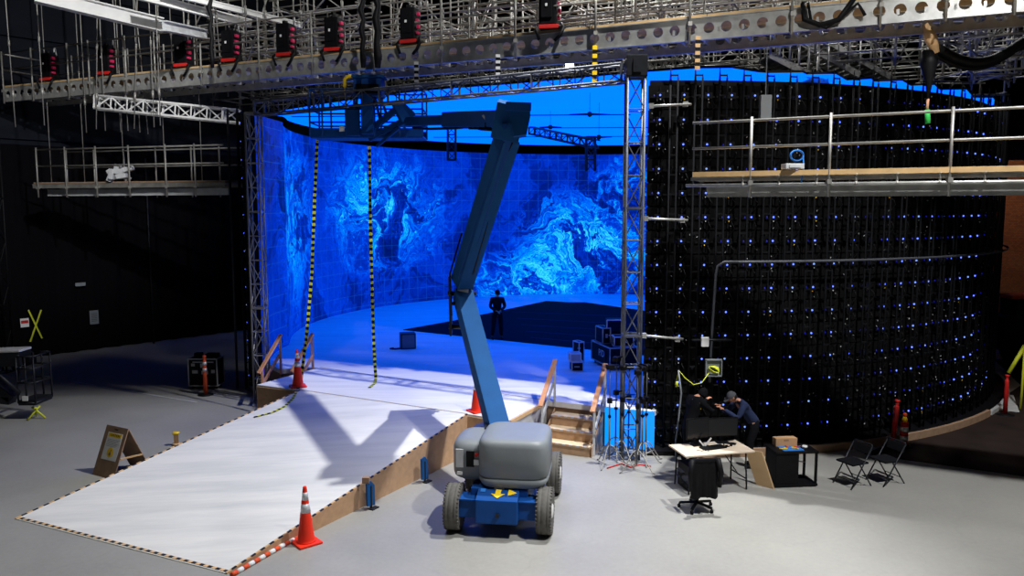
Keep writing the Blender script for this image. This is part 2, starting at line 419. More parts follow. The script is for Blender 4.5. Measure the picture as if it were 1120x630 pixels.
M['led'] = led_mat()
wall = thing('led_video_wall', 'huge curved video wall showing swirling blue fluid, its black back studded with blue lights', 'video wall', (CX, CY, 0))
path = [arc(RI, -94 + i * 2.0) for i in range(147)]     # -94 .. 198
path += [V((-7.15, 23.2, 0)), V((-6.95, 21.6, 0))]
me = bpy.data.meshes.new('screen'); vs = []; fs = []; us = []; u = 0
for i, p in enumerate(path):
    if i: u += (p - path[i - 1]).length
    vs += [(p.x - CX, p.y - CY, 0.3), (p.x - CX, p.y - CY, HW)]; us.append(u)
for i in range(len(path) - 1): fs.append((2 * i, 2 * i + 1, 2 * i + 3, 2 * i + 2))
me.from_pydata(vs, [], fs); uvl = me.uv_layers.new(name='UVMap')
for p in me.polygons:
    p.use_smooth = True
    for li in p.loop_indices:
        vi = me.loops[li].vertex_index; uvl.data[li].uv = (us[vi // 2], vs[vi][2])
me.materials.append(M['led']); o = bpy.data.objects.new('screen', me); COL.objects.link(o); o.parent = wall
tag(o, 'screen surface with a glowing blue and cyan fluid picture')
# thick black backing
b = MB(); back = []
for i, p in enumerate(path):
    a = path[max(i - 1, 0)]; c = path[min(i + 1, len(path) - 1)]; t = (c - a).normalized(); nrm = V((t.y, -t.x, 0)); back.append((p + nrm * 0.012, p + nrm * 0.12))
vs = []
for a, c in back: vs += [(a.x, a.y, 0.0), (a.x, a.y, HW + 0.02), (c.x, c.y, 0.0), (c.x, c.y, HW + 0.02)]
fs = []
for i in range(len(back) - 1):
    j = 4 * i; fs += [(j, j + 1, j + 5, j + 4), (j + 2, j + 6, j + 7, j + 3), (j + 1, j + 3, j + 7, j + 5), (j, j + 4, j + 6, j + 2)]
fs += [(0, 2, 3, 1), (4 * len(back) - 4, 4 * len(back) - 3, 4 * len(back) - 1, 4 * len(back) - 2)]
b.add(vs, fs); b.build('backing', 'black', wall)
# column of cabinets seen from behind: local x along wall, -y ... outwards is +y
def cabinet_column(seed):
    rnd = random.Random(seed); b = MB()
    for k in range(15):
        z = 0.2 + 0.5 * k + 0.25
        b.box((0, 0.03, z), (0.475, 0.07, 0.475), 0)
        b.box((0, 0.085, z), (0.4, 0.05, 0.035), 1); b.box((0, 0.08, z), (0.035, 0.04, 0.42), 1)
        b.box((0.0, 0.11, z + 0.02), (0.17, 0.07, 0.13), 1, None, 0.01)
        b.tube((-0.06, 0.12, z - 0.06), (-0.06, 0.19, z - 0.10), 0.013, 6, 1); b.tube((0.07, 0.12, z - 0.05), (0.07, 0.17, z - 0.11), 0.013, 6, 1)
        b.path([(-0.06, 0.19, z - 0.10), (-0.09 - 0.05 * rnd.random(), 0.2, z - 0.2), (-0.04, 0.17, z - 0.32), (0.0, 0.13, z - 0.4)], 0.008, 5, 1)
        far = seed > 3
        if not far or rnd.random() < 0.22: b.ball((0.01, 0.155, z + 0.03), 0.021 if not far else 0.016, 2, n=8)
        b.ball((0.145 - 0.03 * rnd.random(), 0.10, z + 0.02), 0.018, 3, (0.8, 0.8, 1.6), n=6)
        if rnd.random() < 0.6: b.box((0.0 + 0.03 * rnd.random(), 0.16, z - 0.055), (0.018, 0.01, 0.026), 4 if rnd.random() < 0.75 else 5)
        for q in range(rnd.choice((1, 2, 2, 3)) if seed < 4 else 5):
            x = rnd.uniform(-0.2, 0.2); zz = z + rnd.uniform(-0.22, 0.22)
            b.box((x, 0.1, zz), (0.009, 0.02, 0.03), 4, Matrix.Rotation(rnd.uniform(-1, 1), 3, 'Y'))
    return b
mats = ['cab', 'black', 'bluedot', 'bluedot2', 'lgrey', 'yellow']
protos = []
for s_ in range(6):
    o = cabinet_column(s_).build('panel_column', mats, wall, local=True); protos.append(o)
lad = MB()
for x in (-0.075, 0.075): lad.tube((x, 0.32, 0.05), (x, 0.32, HW + 0.02), 0.021, 8)
lad.tube((-0.075, 0.32, HW - 0.05), (-0.075, 0.32, HW + 0.1), 0.02, 6, 0, 0.006)
lad.tube((0.075, 0.32, HW - 0.1), (0.075, 0.32, HW + 0.26), 0.028, 6, 0, 0.006)
for k in range(20): lad.beam((-0.075, 0.32, 0.25 + 0.4 * k), (0.075, 0.32, 0.25 + 0.4 * k), 0.02, 0.03)
for k in range(6): lad.beam((0, 0.08, 0.4 + 1.4 * k), (0, 0.32, 0.4 + 1.4 * k), 0.03, 0.03)
lado = lad.build('support_ladder', 'ladder', wall, local=True)
first = [True] * 6; lf = True
spots = []
for k in range(46):
    a = -93 + 2.45 * k; p = arc(RI + 0.13, a); spots.append((p, R_(a) - PI / 2, arc(RI + 0.13, a + 1.22), R_(a + 1.22) - PI / 2))
for k in range(4):
    p = V((-7.25 - 0.05 * k, 21.8 + 0.5 * k, 0)); spots.append((p, R_(186) - PI / 2, p + V((0, 0.25, 0)), R_(186) - PI / 2))
for k in range(5):
    a = 195.5 - 2.45 * k; p = arc(RI + 0.13, a); spots.append((p, R_(a) - PI / 2, arc(RI + 0.13, a - 1.22), R_(a - 1.22) - PI / 2))
for i, (p, rz, q, rq) in enumerate(spots):
    s_ = i % 4 if i < 20 or i > 45 else 4 + i % 2
    c = protos[s_] if first[s_] else protos[s_].copy()
    if not first[s_]: COL.objects.link(c); c.parent = wall
    first[s_] = False; c.location = (p.x - CX, p.y - CY, 0); c.rotation_euler = (0, 0, rz)
    c = lado if lf else lado.copy()
    if not lf: COL.objects.link(c); c.parent = wall
    lf = False; c.location = (q.x - CX, q.y - CY, 0); c.rotation_euler = (0, 0, rq)
# base skid and timber kerb
def ring(b, r0, r1, a0, a1, z0, z1, mi=0, st=2.0):
    n = max(2, int((a1 - a0) / st)); o = len(b.v)
    for i in range(n + 1):
        a = a0 + (a1 - a0) * i / n; p, q = arc(r0, a), arc(r1, a); b.v += [V((p.x, p.y, z0)), V((p.x, p.y, z1)), V((q.x, q.y, z1)), V((q.x, q.y, z0))]
    for i in range(n):
        for k in range(4): k2 = (k + 1) % 4; b.f.append([o + 4 * i + k, o + 4 * i + k2, o + 4 * i + 4 + k2, o + 4 * i + 4 + k]); b.m.append(mi); b.sm.append(False)
    b.f.append([o, o + 1, o + 2, o + 3]); b.f.append([o + 4 * n + k for k in (3, 2, 1, 0)]); b.m += [mi, mi]; b.sm += [False, False]
b = MB(); ring(b, RI + 0.1, RI + 0.72, -94, 20, 0.0, 0.1); b.build('base_skid', 'black', wall)
kb = MB(); ring(kb, 12.02, 12.1, -90, -47, 0.0, 0.17)
tag(kb.build('timber_kerb', 'plydark'), 'low curved timber kerb on the floor below the back of the screen wall', 'kerb')
kb = MB(); ring(kb, 12.02, 12.1, -46.5, -20, 0.0, 0.12)
tag(kb.build('pale_kerb', 'lgrey'), 'low pale kerb curving round the far right end of the screen wall', 'kerb')
# pipe rail round the back of the wall
b = MB()
def pz(px, py, r):
    # point on cylinder of radius r about volume centre seen at px,py (nearest side)
    d = ray(px, py); o = V((0, 0, CH)); dx, dy = d.x, d.y; ox, oy = -CX, -CY
    A = dx * dx + dy * dy; B = 2 * (ox * dx + oy * dy); C_ = ox * ox + oy * oy - r * r
    disc = max(B * B - 4 * A * C_, 0); t = (-B - math.sqrt(disc)) / (2 * A); return o + d * t
pts = [pz(776, 418, 11.85), pz(779, 360, 11.85), pz(783, 300, 11.85), pz(785, 291, 11.85), pz(792, 286.5, 11.85)]
z0 = pts[-1].z; n0 = math.degrees(math.atan2(pts[-1].y - CY, pts[-1].x - CX))
for k in range(1, 30): p = arc(11.85, n0 + k * (-14 - n0) / 29); pts.append(V((p.x, p.y, z0)))
b.path(pts, 0.028, 8)
tag(b.build('curved_conduit', 'truss'), 'long thin grey pipe bending round the back of the screen wall above the desk', 'pipe')
# LED ceiling: square tiles, stepped edge
ceil = thing('led_ceiling', 'bright plain blue light ceiling of square panels with a stepped edge above the screen wall', 'lit ceiling', (CX, CY, HCL))
edge = [(285, 125), (345, 115), (430, 103), (490, 97), (560, 92), (692, 80), (760, 75), (800, 74.5), (828, 79), (841, 80), (878, 79.5), (882, 81.5), (914, 81), (926, 88), (952, 86.5), (961, 89.5), (987, 88.5), (996, 94), (1022, 93), (1028, 98.5), (1057, 98), (1065, 107), (1086, 107), (1090, 113)]
cp = [tuple(G(px, py, HCL)[:2]) for px, py in edge] + [tuple(arc(11.6 + 0.7 * max(0, math.sin(R_(a))) ** 0.5, a)[:2]) for a in range(-8, 190, 4)]
bt, bf = MB(), MB()
o_ = len(bt.v); bt.prism(cp, HCL - 0.01, HCL, 0); bf.prism(cp, HCL + 0.002, HCL + 0.06, 0)
bt.build('light_surface', 'ceil_led', ceil); bf.build('panel_housing', 'black', ceil)
for yy, xa, xb in ((27.6, -7.6, 4), (31.8, -6.8, 8), (35.6, -3.5, 9)):
    b = MB(); b.beam((xa, yy, HCL - 0.02), (xb, yy - 0.6, HCL - 0.02), 0.16, 0.02); b.build('panel_gap', 'black', ceil)

# ================================================================== STAGE, PLATFORM, RAMP
NL, NR, TL, TR = V((-8.29, 12.67, 0)), V((-4.06, 10.70, 0)), V((-5.03, 18.29, HS)), V((-0.94, 16.13, HS))
PL, PB, PC, PR = (-6.23, 18.87), (-5.2, 20.96), (-0.07, 15.63), (0.76, 17.31)
stg = thing('stage_floor', 'wide round stage floor inside the screen wall, washed in blue light', 'stage', (CX, CY, 0))
poly = [tuple(arc(RI - 0.03, -92 + i * 3.0)[:2]) for i in range(97)] + [(-7.05, 23.0), (-6.85, 21.6), (-6.2, 20.72), PB, PR, (2.0, 16.74), (3.0, 16.35)]
b = MB(); b.prism(poly, HS - 0.12, HS, 0); b.build('deck', 'whitedeck', stg)
b = MB(); b.beam((-5.0, 21.0, 0.375), (-6.2, 20.9, 0.375), 0.06, 0.75); b.beam((-6.25, 20.9, 0.375), (-6.85, 21.7, 0.375), 0.06, 0.75); b.build('side_board', 'plydark', stg)
b = MB(); b.beam((2.02, 16.69, 0.45), (3.02, 16.30, 0.45), 0.04, 0.84); tag(b.build('glowing_fascia', 'fasciaglow', stg), 'stage edge fascia with bright blue light painted in as glow')  # board glows by itself in place of blue light falling on the fascia
b = MB(); b.beam((0.8, 17.36, 0.375), (2.0, 16.82, 0.375), 0.06, 0.75); b.build('riser_board', 'plydark', stg)
plat = thing('entrance_platform', 'white-topped plywood landing between the ramp and the blue stage', 'platform', (-2.5, 18, 0))
P4 = [PL, TL[:2], TR[:2], PC, PR, PB]
b = MB(); b.prism(P4, HS - 0.04, HS + 0.004, 0); b.build('white_top', 'whitedeck', plat)
def wallseg(p, q, z0, z1, m, name, parent, t=0.04):
    b = MB(); b.beam((p[0], p[1], (z0 + z1) / 2), (q[0], q[1], (z0 + z1) / 2), t, z1 - z0); return b.build(name, m, parent)
wallseg(PL, TL[:2], 0, HS - 0.04, 'ply', 'fascia_board', plat); wallseg(TR[:2], PC, 0, HS - 0.04, 'ply', 'fascia_board', plat)
wallseg(PC, PR, 0, HS - 0.04, 'lgrey', 'side_board', plat); wallseg((PC[0] + 0.03, PC[1]), (PR[0] + 0.03, PR[1]), HS - 0.08, HS, 'timber', 'edge_batten', plat, 0.03); wallseg(PL, PB, 0, HS - 0.04, 'ply', 'side_board', plat)
ramp = thing('ramp', 'long wide white-painted plywood ramp edged in yellow and black tape', 'ramp', (-4.6, 14.5, 0))
b = MB(); dn = (NR - NL).normalized()
v8 = [NL + V((0, 0, 0.012)), NR + V((0, 0, 0.012)), TR, TL]
lowv = [V((p.x, p.y, max(0.0, p.z - 0.04))) for p in v8]
b.add(v8 + lowv, [(0, 1, 2, 3), (7, 6, 5, 4), (0, 4, 5, 1), (1, 5, 6, 2), (2, 6, 7, 3), (3, 7, 4, 0)]); b.build('ramp_top', 'whitedeck', ramp)
for (p, q, nm) in ((NR, TR, 'right'), (NL, TL, 'left')):
    b = MB(); t = V((0.02, -0.01, 0)) if nm == 'right' else V((-0.02, 0.01, 0))
    sd = V((q.x - p.x, q.y - p.y, 0)).normalized(); out = V((sd.y, -sd.x, 0)) * (0.02 if nm == 'right' else -0.02)
    b.plate([V((p.x, p.y, 0)), V((q.x, q.y, 0)), V((q.x, q.y, q.z - 0.01)), V((p.x, p.y, 0.012))], out, 0.02)
    b.build('side_board', 'ply', ramp)
def stripes(p, q, w, h, n, m1, m2, name, parent, up=(0, 0, 1), slant=True):
    b = MB(); p, q = V(p), V(q)
    for i in range(n): b.beam(p.lerp(q, i / n), p.lerp(q, (i + 1) / n), w, h, i % 2, up)
    return b.build(name, [m1, m2], parent)
zl = V((0, 0, 0.016))
o = stripes(NL + V((0.02, 0.05, 0.016)), NR + V((0.02, 0.05, 0.016)), 0.07, 0.012, 60, 'timber', 'dark_steel', 'edge_tape', ramp)
stripes(NR + zl, TR + V((0, 0, 0.006)), 0.035, 0.014, 70, 'timber', 'dark_steel', 'edge_tape', ramp)
stripes(NL + zl, TL + V((0, 0, 0.006)), 0.035, 0.014, 70, 'timber', 'dark_steel', 'edge_tape', ramp)
b = MB(); b.beam(TL + V((-0.1, 0.1, 0.006)), TR + V((0, 0.02, 0.006)), 0.02, 0.006); b.build('seam', 'plydark', plat)
b = MB(); b.beam(V((PB[0], PB[1], HS + 0.006)), V((PR[0], PR[1], HS + 0.006)), 0.02, 0.006); b.build('seam', 'plydark', plat)
# blue grey steel brackets against the ramp side
for i, (px, y0, y1, xb) in enumerate(((403, 524, 556, 402), (462, 494, 527, 461))):
    g = G(px, y1, 0); base = g
    t = thing('ramp_bracket', ('near' if i == 0 else 'far') + ' blue grey steel outrigger bracket standing against the plywood side of the ramp', 'bracket', tuple(base))
    up = V((0, 0, 1)); dr = (V((TR.x - NR.x, TR.y - NR.y, 0))).normalized(); out = V((dr.y, -dr.x, 0))
    b = MB(); h = 0.5
    c0 = base + out * 0.04
    b.plate([c0 - dr * 0.10 + up * 0.08, c0 + dr * 0.10 + up * 0.04, c0 + dr * 0.09 + up * (h - 0.10), c0 + dr * 0.0 + up * h, c0 - dr * 0.11 + up * (h - 0.02)], out, 0.03)
    b.build('steel_plate', 'blue2', t)
    b = MB(); b.beam(c0 + out * 0.02, c0 + out * 0.02 + up * 0.42, 0.04, 0.05); b.beam(c0 + out * 0.05 - dr * 0.05 + up * 0.01, c0 + out * 0.05 + dr * 0.12 + up * 0.01, 0.1, 0.02); b.build('foot', 'dark_steel', t)
    if i == 0:
        b = MB(); b.box(c0 + up * 0.53 - out * 0.03 - dr * 0.06, (0.12, 0.1, 0.1)); b.build('wood_block', 'plydark', t)
# striped pole lying along ramp
pa, pb = G(253, 629, 0.03), G(350, 573, 0.03)
b = MB(); n = 18
for i in range(n): b.tube(pa.lerp(pb, i / n), pa.lerp(pb, (i + 1) / n), 0.035, 10, i % 2)
st = thing('striped_pole', 'red and white striped pole lying on the floor along the ramp edge', 'pole', tuple(G(300, 600, 0)))
b.build('shaft', ['orange2', 'white'], st)
b = MB(); dd = (pb - pa).normalized(); side = V((-dd.y, dd.x, 0)); rp = [pb + V((0, 0, 0.03)) + (dd * math.cos(q) + V((0, 0, 1)) * math.sin(q)) * 0.05 for q in [i * PI / 6 for i in range(13)]]
b.path([p + V((0, 0, 0.03)) for p in rp], 0.012, 6); b.build('ring', 'white', st)
# ------------------------------------------------------------------ stairs
def stairs(name, lab, A, B, dn2, steps, run, mats_, railh, rl0, rl1, parts_low):
    A, B = V((*A, 0)), V((*B, 0)); dn2 = V((*dn2, 0)).normalized(); t = thing(name, lab, 'stairs', tuple((A + B) / 2))
    rise = HS / (steps + 1); ax = (B - A).normalized()
    for k in range(steps):
        z = HS - rise * (k + 1); c = (A + B) / 2 + dn2 * (run * (k + 0.5)); L = (B - A).length
        b = MB(); b.beam(c - ax * L / 2 + V((0, 0, z - 0.02)), c + ax * L / 2 + V((0, 0, z - 0.02)), run + 0.03, 0.04); b.build('tread', mats_[0], t)
        b = MB(); nn = 14; f = c + dn2 * (run / 2 + 0.02)
        for i in range(nn): b.beam(f - ax * L * (0.5 - i / nn) + V((0, 0, z - 0.006)), f - ax * L * (0.5 - (i + 1) / nn) + V((0, 0, z - 0.006)), 0.03, 0.02, i % 2)
        b.build('nosing', ['lgrey', mats_[1]], t)
        b = MB(); f = c + dn2 * (run / 2 - 0.01); b.beam(f - ax * L / 2 + V((0, 0, (z - 0.04) - (rise - 0.04) / 2)), f + ax * L / 2 + V((0, 0, (z - 0.04) - (rise - 0.04) / 2)), 0.02, rise - 0.04); b.build('riser', mats_[1], t)
    for s_, E in ((-1, A), (1, B)):
        E = E + ax * s_ * 0.02
        b = MB(); b.plate([E + V((0, 0, 0)), E + dn2 * run * steps, E + dn2 * run * steps + V((0, 0, rise * 0.95)), E + V((0, 0, HS - 0.14))], ax * s_, 0.02); b.build('stringer', mats_[1], t)
        hi = E - dn2 * 0.05 + V((0, 0, HS)); lo = E + dn2 * (run * steps * rl1) + V((0, 0, 0))
        lz = HS * (1 - rl1) + 0.06
        lo = V((lo.x, lo.y, lz))
        for p, z0 in ((hi, HS - 0.1), (lo, max(0.0, lz - 0.25))):
            b = MB(); b.beam(V((p.x, p.y, z0)) + ax * s_ * 0.03, V((p.x, p.y, p.z + railh - 0.04)) + ax * s_ * 0.03, 0.05, 0.07); b.build('rail_post', mats_[2], t)
        b = MB(); u = (hi - lo).normalized(); b.beam(lo + V((0, 0, railh)) - u * 0.18 + ax * s_ * 0.03, hi + V((0, 0, railh)) + u * 0.05 + ax * s_ * 0.03, 0.10, 0.045); b.build('handrail', mats_[3], t)
        b = MB(); b.beam(lo + V((0, 0, railh * 0.45)) + ax * s_ * 0.06, hi + V((0, 0, railh * 0.45)) + ax * s_ * 0.06, 0.03, 0.08); b.build('mid_rail', mats_[2], t)
    return t
stairs('wooden_steps', 'pale wooden steps with two sloping handrails between the boom lift and the light stands', (0.98, 17.18), (1.95, 16.74), (-0.38, -0.92), 3, 0.29, ['steptan', 'ply', 'lgrey', 'timber_red'], 0.9, 0, 0.85, 0)
stairs('side_steps', 'small wooden steps with handrails behind the cone at the left end of the landing', (-6.12, 20.55), (-5.42, 20.72), (-0.42, -0.72), 3, 0.22, ['plydark', 'plydark', 'timber_red', 'timber_red'], 0.92, 0, 0.9, 0)
# black matting and things on stage
b = MB(); b.prism([G(*p, HS)[:2] for p in ((441, 361), (497, 351), (560, 337.5), (598, 329.5), (622, 331), (640, 331), (700, 339.5), (716, 342), (716, 390), (687, 387), (560, 373.5), (497, 367))], HS, HS + 0.02)
tag(b.build('stage_matting', 'mat'), 'large black matting laid across the blue stage floor', 'matting')
b = MB()
for k in range(5):
    p, q = G(560 + 5 * k, 341 + 7 * k, HS + 0.023), G(712, 347 + 8.5 * k, HS + 0.023); b.beam(p, q, 0.04, 0.004)
tag(b.build('matting_seam_tape', 'navy'), 'long dark blue tape seams along the black stage matting', 'tape')
# ================================================================== BOOM LIFT
def shell(b, cx, cy, hx, hy, prof, n=40, e=4.0, mi=0):
    o = len(b.v)
    for (ins, z) in prof:
        for k in range(n):
            q = 2 * PI * k / n; c, s = math.cos(q), math.sin(q)
            x = (abs(c) ** (2 / e)) * (1 if c >= 0 else -1) * (hx - ins); y = (abs(s) ** (2 / e)) * (1 if s >= 0 else -1) * (hy - ins)
            b.v.append(V((cx + x, cy + y, z)))
    for i in range(len(prof) - 1):
        for k in range(n):
            k2 = (k + 1) % n; b.f.append([o + i * n + k, o + i * n + k2, o + (i + 1) * n + k2, o + (i + 1) * n + k]); b.m.append(mi); b.sm.append(True)
    b.f.append([o + k for k in range(n)][::-1]); b.f.append([o + (len(prof) - 1) * n + k for k in range(n)]); b.m += [mi, mi]; b.sm += [False, False]
LC = V((-0.08, 13.12, 0)); LROT = Matrix.Translation(LC) @ Matrix.Rotation(R_(-7.5), 4, 'Z')
lift = thing('boom_lift', 'blue articulated boom lift with grey engine covers parked beside the ramp, its arm raised high', 'boom lift', tuple(LC))
def lb(name, m, fn, parent=lift):
    b = MB(); fn(b); b.xf(LROT); return b.build(name, m, parent)
def chassis(b):
    b.box((0, -0.02, 0.5), (0.92, 1.9, 0.42), 0, None, 0.02)
    b.box((0, -1.0, 0.44), (0.66, 0.56, 0.38), 0, None, 0.02)
    b.box((0, 1.0, 0.44), (0.66, 0.4, 0.38), 0, None, 0.02)
    for sx in (-1, 1):
        for y in (-0.98, 0.92): b.box((sx * 0.47, y, 0.42), (0.32, 0.3, 0.28), 0, None, 0.015)
        b.box((sx * 0.46, -1.0, 0.58), (0.3, 0.34, 0.02), 0)
        b.tube((sx * 0.3, -0.92, 0.37), (sx * 0.62, -0.92, 0.37), 0.09, 10, 0)
    b.box((0.02, -1.3, 0.4), (0.06, 0.05, 0.05), 1)
    b.add([(-0.33, -1.27, 0.62), (0.33, -1.27, 0.62), (0.33, -0.62, 0.80), (-0.33, -0.62, 0.80), (-0.33, -0.62, 0.5), (0.33, -0.62, 0.5)], [(0, 1, 2, 3), (3, 2, 5, 4), (0, 3, 4), (1, 5, 2), (0, 4, 5, 1)])
lb('chassis', ['blue', 'dark_steel'], chassis)
def wheel(sx, y):
    def f(b):
        p = [(0.19, -0.11), (0.31, -0.125), (0.35, -0.12), (0.372, -0.085), (0.375, -0.06), (0.366, -0.05), (0.366, -0.04), (0.375, -0.03), (0.375, 0.03), (0.366, 0.04), (0.366, 0.05), (0.375, 0.06), (0.372, 0.085), (0.35, 0.12), (0.31, 0.125), (0.19, 0.11)]
        b.lathe((sx * 0.735, y, 0.375), p, 40, 0, (1, 0, 0))
        for k in range(36):
            q = 2 * PI * k / 36
            for s_ in (-1, 1): b.box((sx * 0.735 + s_ * 0.11, y + 0.362 * math.cos(q), 0.375 + 0.362 * math.sin(q)), (0.03, 0.02, 0.02), 0, Matrix.Rotation(q - PI / 2, 3, 'X'))
    return f
for sx in (-1, 1):
    for y in (-0.92, 0.92):
        w = lb('wheel', 'rubber', wheel(sx, y))
        def rim(b, sx=sx, y=y):
            b.lathe((sx * 0.735, y, 0.375), [(0.19, -0.09), (0.19, 0.09), (0.13, 0.1), (0.09, 0.13), (0.04, 0.13)] if sx > 0 else [(0.04, -0.13), (0.09, -0.13), (0.13, -0.1), (0.19, -0.09), (0.19, 0.09)], 20, 0, (1, 0, 0))
        rm = MB(); rim(rm); rm.xf(LROT); rm.build('wheel_rim', 'white_steel' if sx > 0 else 'lgrey', w)
def arrow(b, c, a, s):
    P = [V(p) * s for p in ((-0.035, -0.09, 0), (0.035, -0.09, 0), (0.035, 0.0, 0), (0.09, 0.0, 0), (0, 0.09, 0), (-0.09, 0.0, 0), (-0.035, 0.0, 0))]
    r = Matrix.Rotation(a, 3, 'Z'); P = [r @ p + V(c) for p in P]; b.plate([p for p in P], (0, 0, 1), 0.004)
SLP = Matrix.Translation((0, -1.27, 0.624)) @ Matrix.Rotation(math.atan2(0.18, 0.65), 4, 'X')
def onslope(f):
    def g(b):
        f(b); b.xf(SLP)
    return g
lb('direction_arrow', 'yellow', onslope(lambda b: arrow(b, (0.0, 0.18, 0.004), PI, 1.25)))
lb('direction_arrow', 'yellow', onslope(lambda b: b.plate([(0.16, 0.14, 0.004), (0.30, 0.22, 0.004), (0.16, 0.31, 0.004)], (0, 0, 1), 0.004)))
lb('decal', 'bluecable', onslope(lambda b: b.box((-0.25, 0.26, 0.006), (0.08, 0.08, 0.004))))
lb('decal', 'white', onslope(lambda b: b.box((0.0, 0.33, 0.006), (0.16, 0.04, 0.004))))
lb('turntable', 'dark_steel', lambda b: (b.lathe((0, 0, 0.66), [(0.42, 0), (0.42, 0.09)], 28), b.box((0, 0.15, 0.80), (1.1, 1.3, 0.08))))
def cover_main(b):
    shell(b, 0.205, -0.38, 0.57, 0.64, [(0.16, 0.70), (0.05, 0.73), (0.01, 0.80), (0.0, 0.87), (0.025, 0.885), (0.025, 0.90), (0.0, 0.91), (0.0, 1.38), (0.012, 1.44), (0.04, 1.48), (0.09, 1.50), (0.2, 1.51)], 48, 5.0)
tag(lb('counterweight_cover', 'grey', cover_main), 'rounded grey moulded rear cover')
def cover_side(b):
    shell(b, -0.43, -0.25, 0.41, 0.52, [(0.10, 0.74), (0.02, 0.79), (0.0, 0.86), (0.0, 1.26), (0.03, 1.33), (0.09, 1.38), (0.2, 1.40)], 36, 3.4)
    shell(b, -0.25, 0.35, 0.5, 0.5, [(0.1, 0.88), (0.0, 0.95), (0.0, 1.22), (0.08, 1.3)], 30, 4)
cs = lb('engine_cover', 'grey', cover_side)
lb('control_panel', 'black', lambda b: b.box((-0.50, -0.775, 1.12), (0.13, 0.03, 0.26)), cs)
lb('decal', 'lgrey', lambda b: b.box((-0.68, -0.755, 1.12), (0.12, 0.03, 0.30)), cs)
lb('emergency_button', 'red', lambda b: b.tube((-0.395, -0.82, 1.2), (-0.395, -0.74, 1.2), 0.03, 12), cs)
lb('decal', 'white', lambda b: b.box((-0.40, -0.775, 1.07), (0.08, 0.04, 0.09)), cs)
lb('decal', 'white', lambda b: b.box((-0.68, -0.755, 0.87), (0.09, 0.03, 0.05)), cs)
lb('decal', 'red', lambda b: b.box((-0.79, -0.46, 1.0), (0.02, 0.06, 0.06)), cs)
lb('vent', 'black', lambda b: b.tube((-0.14, -1.0, 1.24), (-0.14, -0.9, 1.24), 0.035, 12), lift)
S0, S1 = D(545, 470, 13.35), D(506, 321, 16.0); SK = D(504, 352, 16.15); SH = D(563, 118, 14.0)
def rbeam(name, m, p, q, w, h, parent, up=(0, 0, 1), ch=0.02):
    b = MB(); b.beam(p, q, w, h, 0, up, ch); return b.build(name, m, parent)
b = MB(); b.beam(S0 + V((-0.24, 0.1, -0.75)), S0 + V((-0.2, 0.05, 0.1)), 0.06, 0.5, 0, (0, 1, 0)); b.beam(S0 + V((0.24, 0.1, -0.75)), S0 + V((0.2, 0.05, 0.05)), 0.06, 0.5, 0, (0, 1, 0)); b.tube(S0 + V((-0.3, 0, 0)), S0 + V((0.3, 0, 0)), 0.05, 12); b.build('boom_mount', 'dark_steel', lift)
riser = rbeam('lower_boom', 'blue2', S0 - (S1 - S0).normalized() * 0.15, S1, 0.36, 0.34, lift)
b = MB(); q = (S1 - S0).normalized(); sd = q.cross(V((0, 0, 1))).normalized(); nn = sd.cross(q)
b.beam(S0 + q * 0.1 - nn * 0.18, S0 + q * 0.8 - nn * 0.18, 0.1, 0.02); b.build('wear_pad', 'blue', riser)
b = MB(); b.tube(S0 + q * 0.5 + V((0, 0.35, -0.1)), S1 - q * 0.9 + V((0, 0.3, -0.1)), 0.06, 12); b.tube(S1 - q * 0.9 + V((0, 0.3, -0.1)), S1 + V((0, 0.1, 0)), 0.035, 10); b.build('lift_cylinder', 'dark_steel', lift)
b = MB(); b.beam(S1 + V((-0.26, 0, 0.38)), SK + V((-0.2, 0, -0.25)), 0.04, 0.34, 0, (0, 1, 0)); b.beam(S1 + V((0.24, 0, 0.38)), SK + V((0.16, 0, 0.0)), 0.04, 0.3, 0, (0, 1, 0))
b.tube(S1 + V((-0.3, 0, 0)), S1 + V((0.28, 0, 0)), 0.05, 12); b.tube(SK + V((-0.25, 0, -0.1)), SK + V((0.2, 0, -0.1)), 0.05, 12); b.build('knuckle_plates', 'dark_steel', lift)
b = MB(); c = S1 + V((0.02, -0.1, 0.06)); b.box(c, (0.22, 0.22, 0.1), 0, None, 0.01); b.lathe(c + V((0, 0, 0.05)), [(0.09, 0), (0.09, 0.05), (0.03, 0.14)], 12); b.build('pin_bracket', 'lgrey', lift)
upper = rbeam('upper_boom', 'blue2', D(505, 310, 15.9), D(555, 150, 14.25), 0.34, 0.40, lift)
b = MB(); u2 = (SH - S1).normalized(); s2 = u2.cross(V((0, 1, 0))).normalized()
b.beam(D(505, 306, 15.65), D(556, 150, 14.0), 0.16, 0.02, 0, (0, 1, 0)); b.build('wear_strip', 'blue', upper)
b = MB(); b.path([D(517, 300, 15.6), D(530, 255, 15.1), D(541, 215, 14.7), D(556, 165, 14.2), D(563, 150, 14.0)], 0.02, 8); b.build('hydraulic_hose', 'black', upper)
b = MB(); b.path([D(494, 345, 15.9), D(492, 300, 15.7), D(505, 255, 15.2)], 0.018, 8); b.ball(D(496, 332, 15.85), 0.04); b.build('hydraulic_hose', 'black', upper)
head = MB(); hc = D(558, 133, 14.05)
head.beam(D(552, 152, 14.15), D(560, 113, 13.95), 0.5, 0.30, 0, (0, 1, 0), 0.02); head.build('boom_head', 'blue2', lift)
b = MB(); b.plate([D(556, 118, 13.75), D(580, 114, 13.75), D(580, 128, 13.75), D(576, 147, 13.75), D(562, 149, 13.75)], (0, 1, 0), 0.55); b.build('head_plate', 'blue2', lift)
b = MB(); b.beam(D(553, 116, 13.7), D(581, 117, 13.7), 0.08, 0.14); b.tube(D(552, 138, 13.65), D(552, 138, 14.4), 0.05, 12); b.build('head_bracket', 'blue', lift)
prim = rbeam('primary_boom', 'blue', D(552, 130, 14.2), D(490, 131, 16.5), 0.30, 0.30, lift)
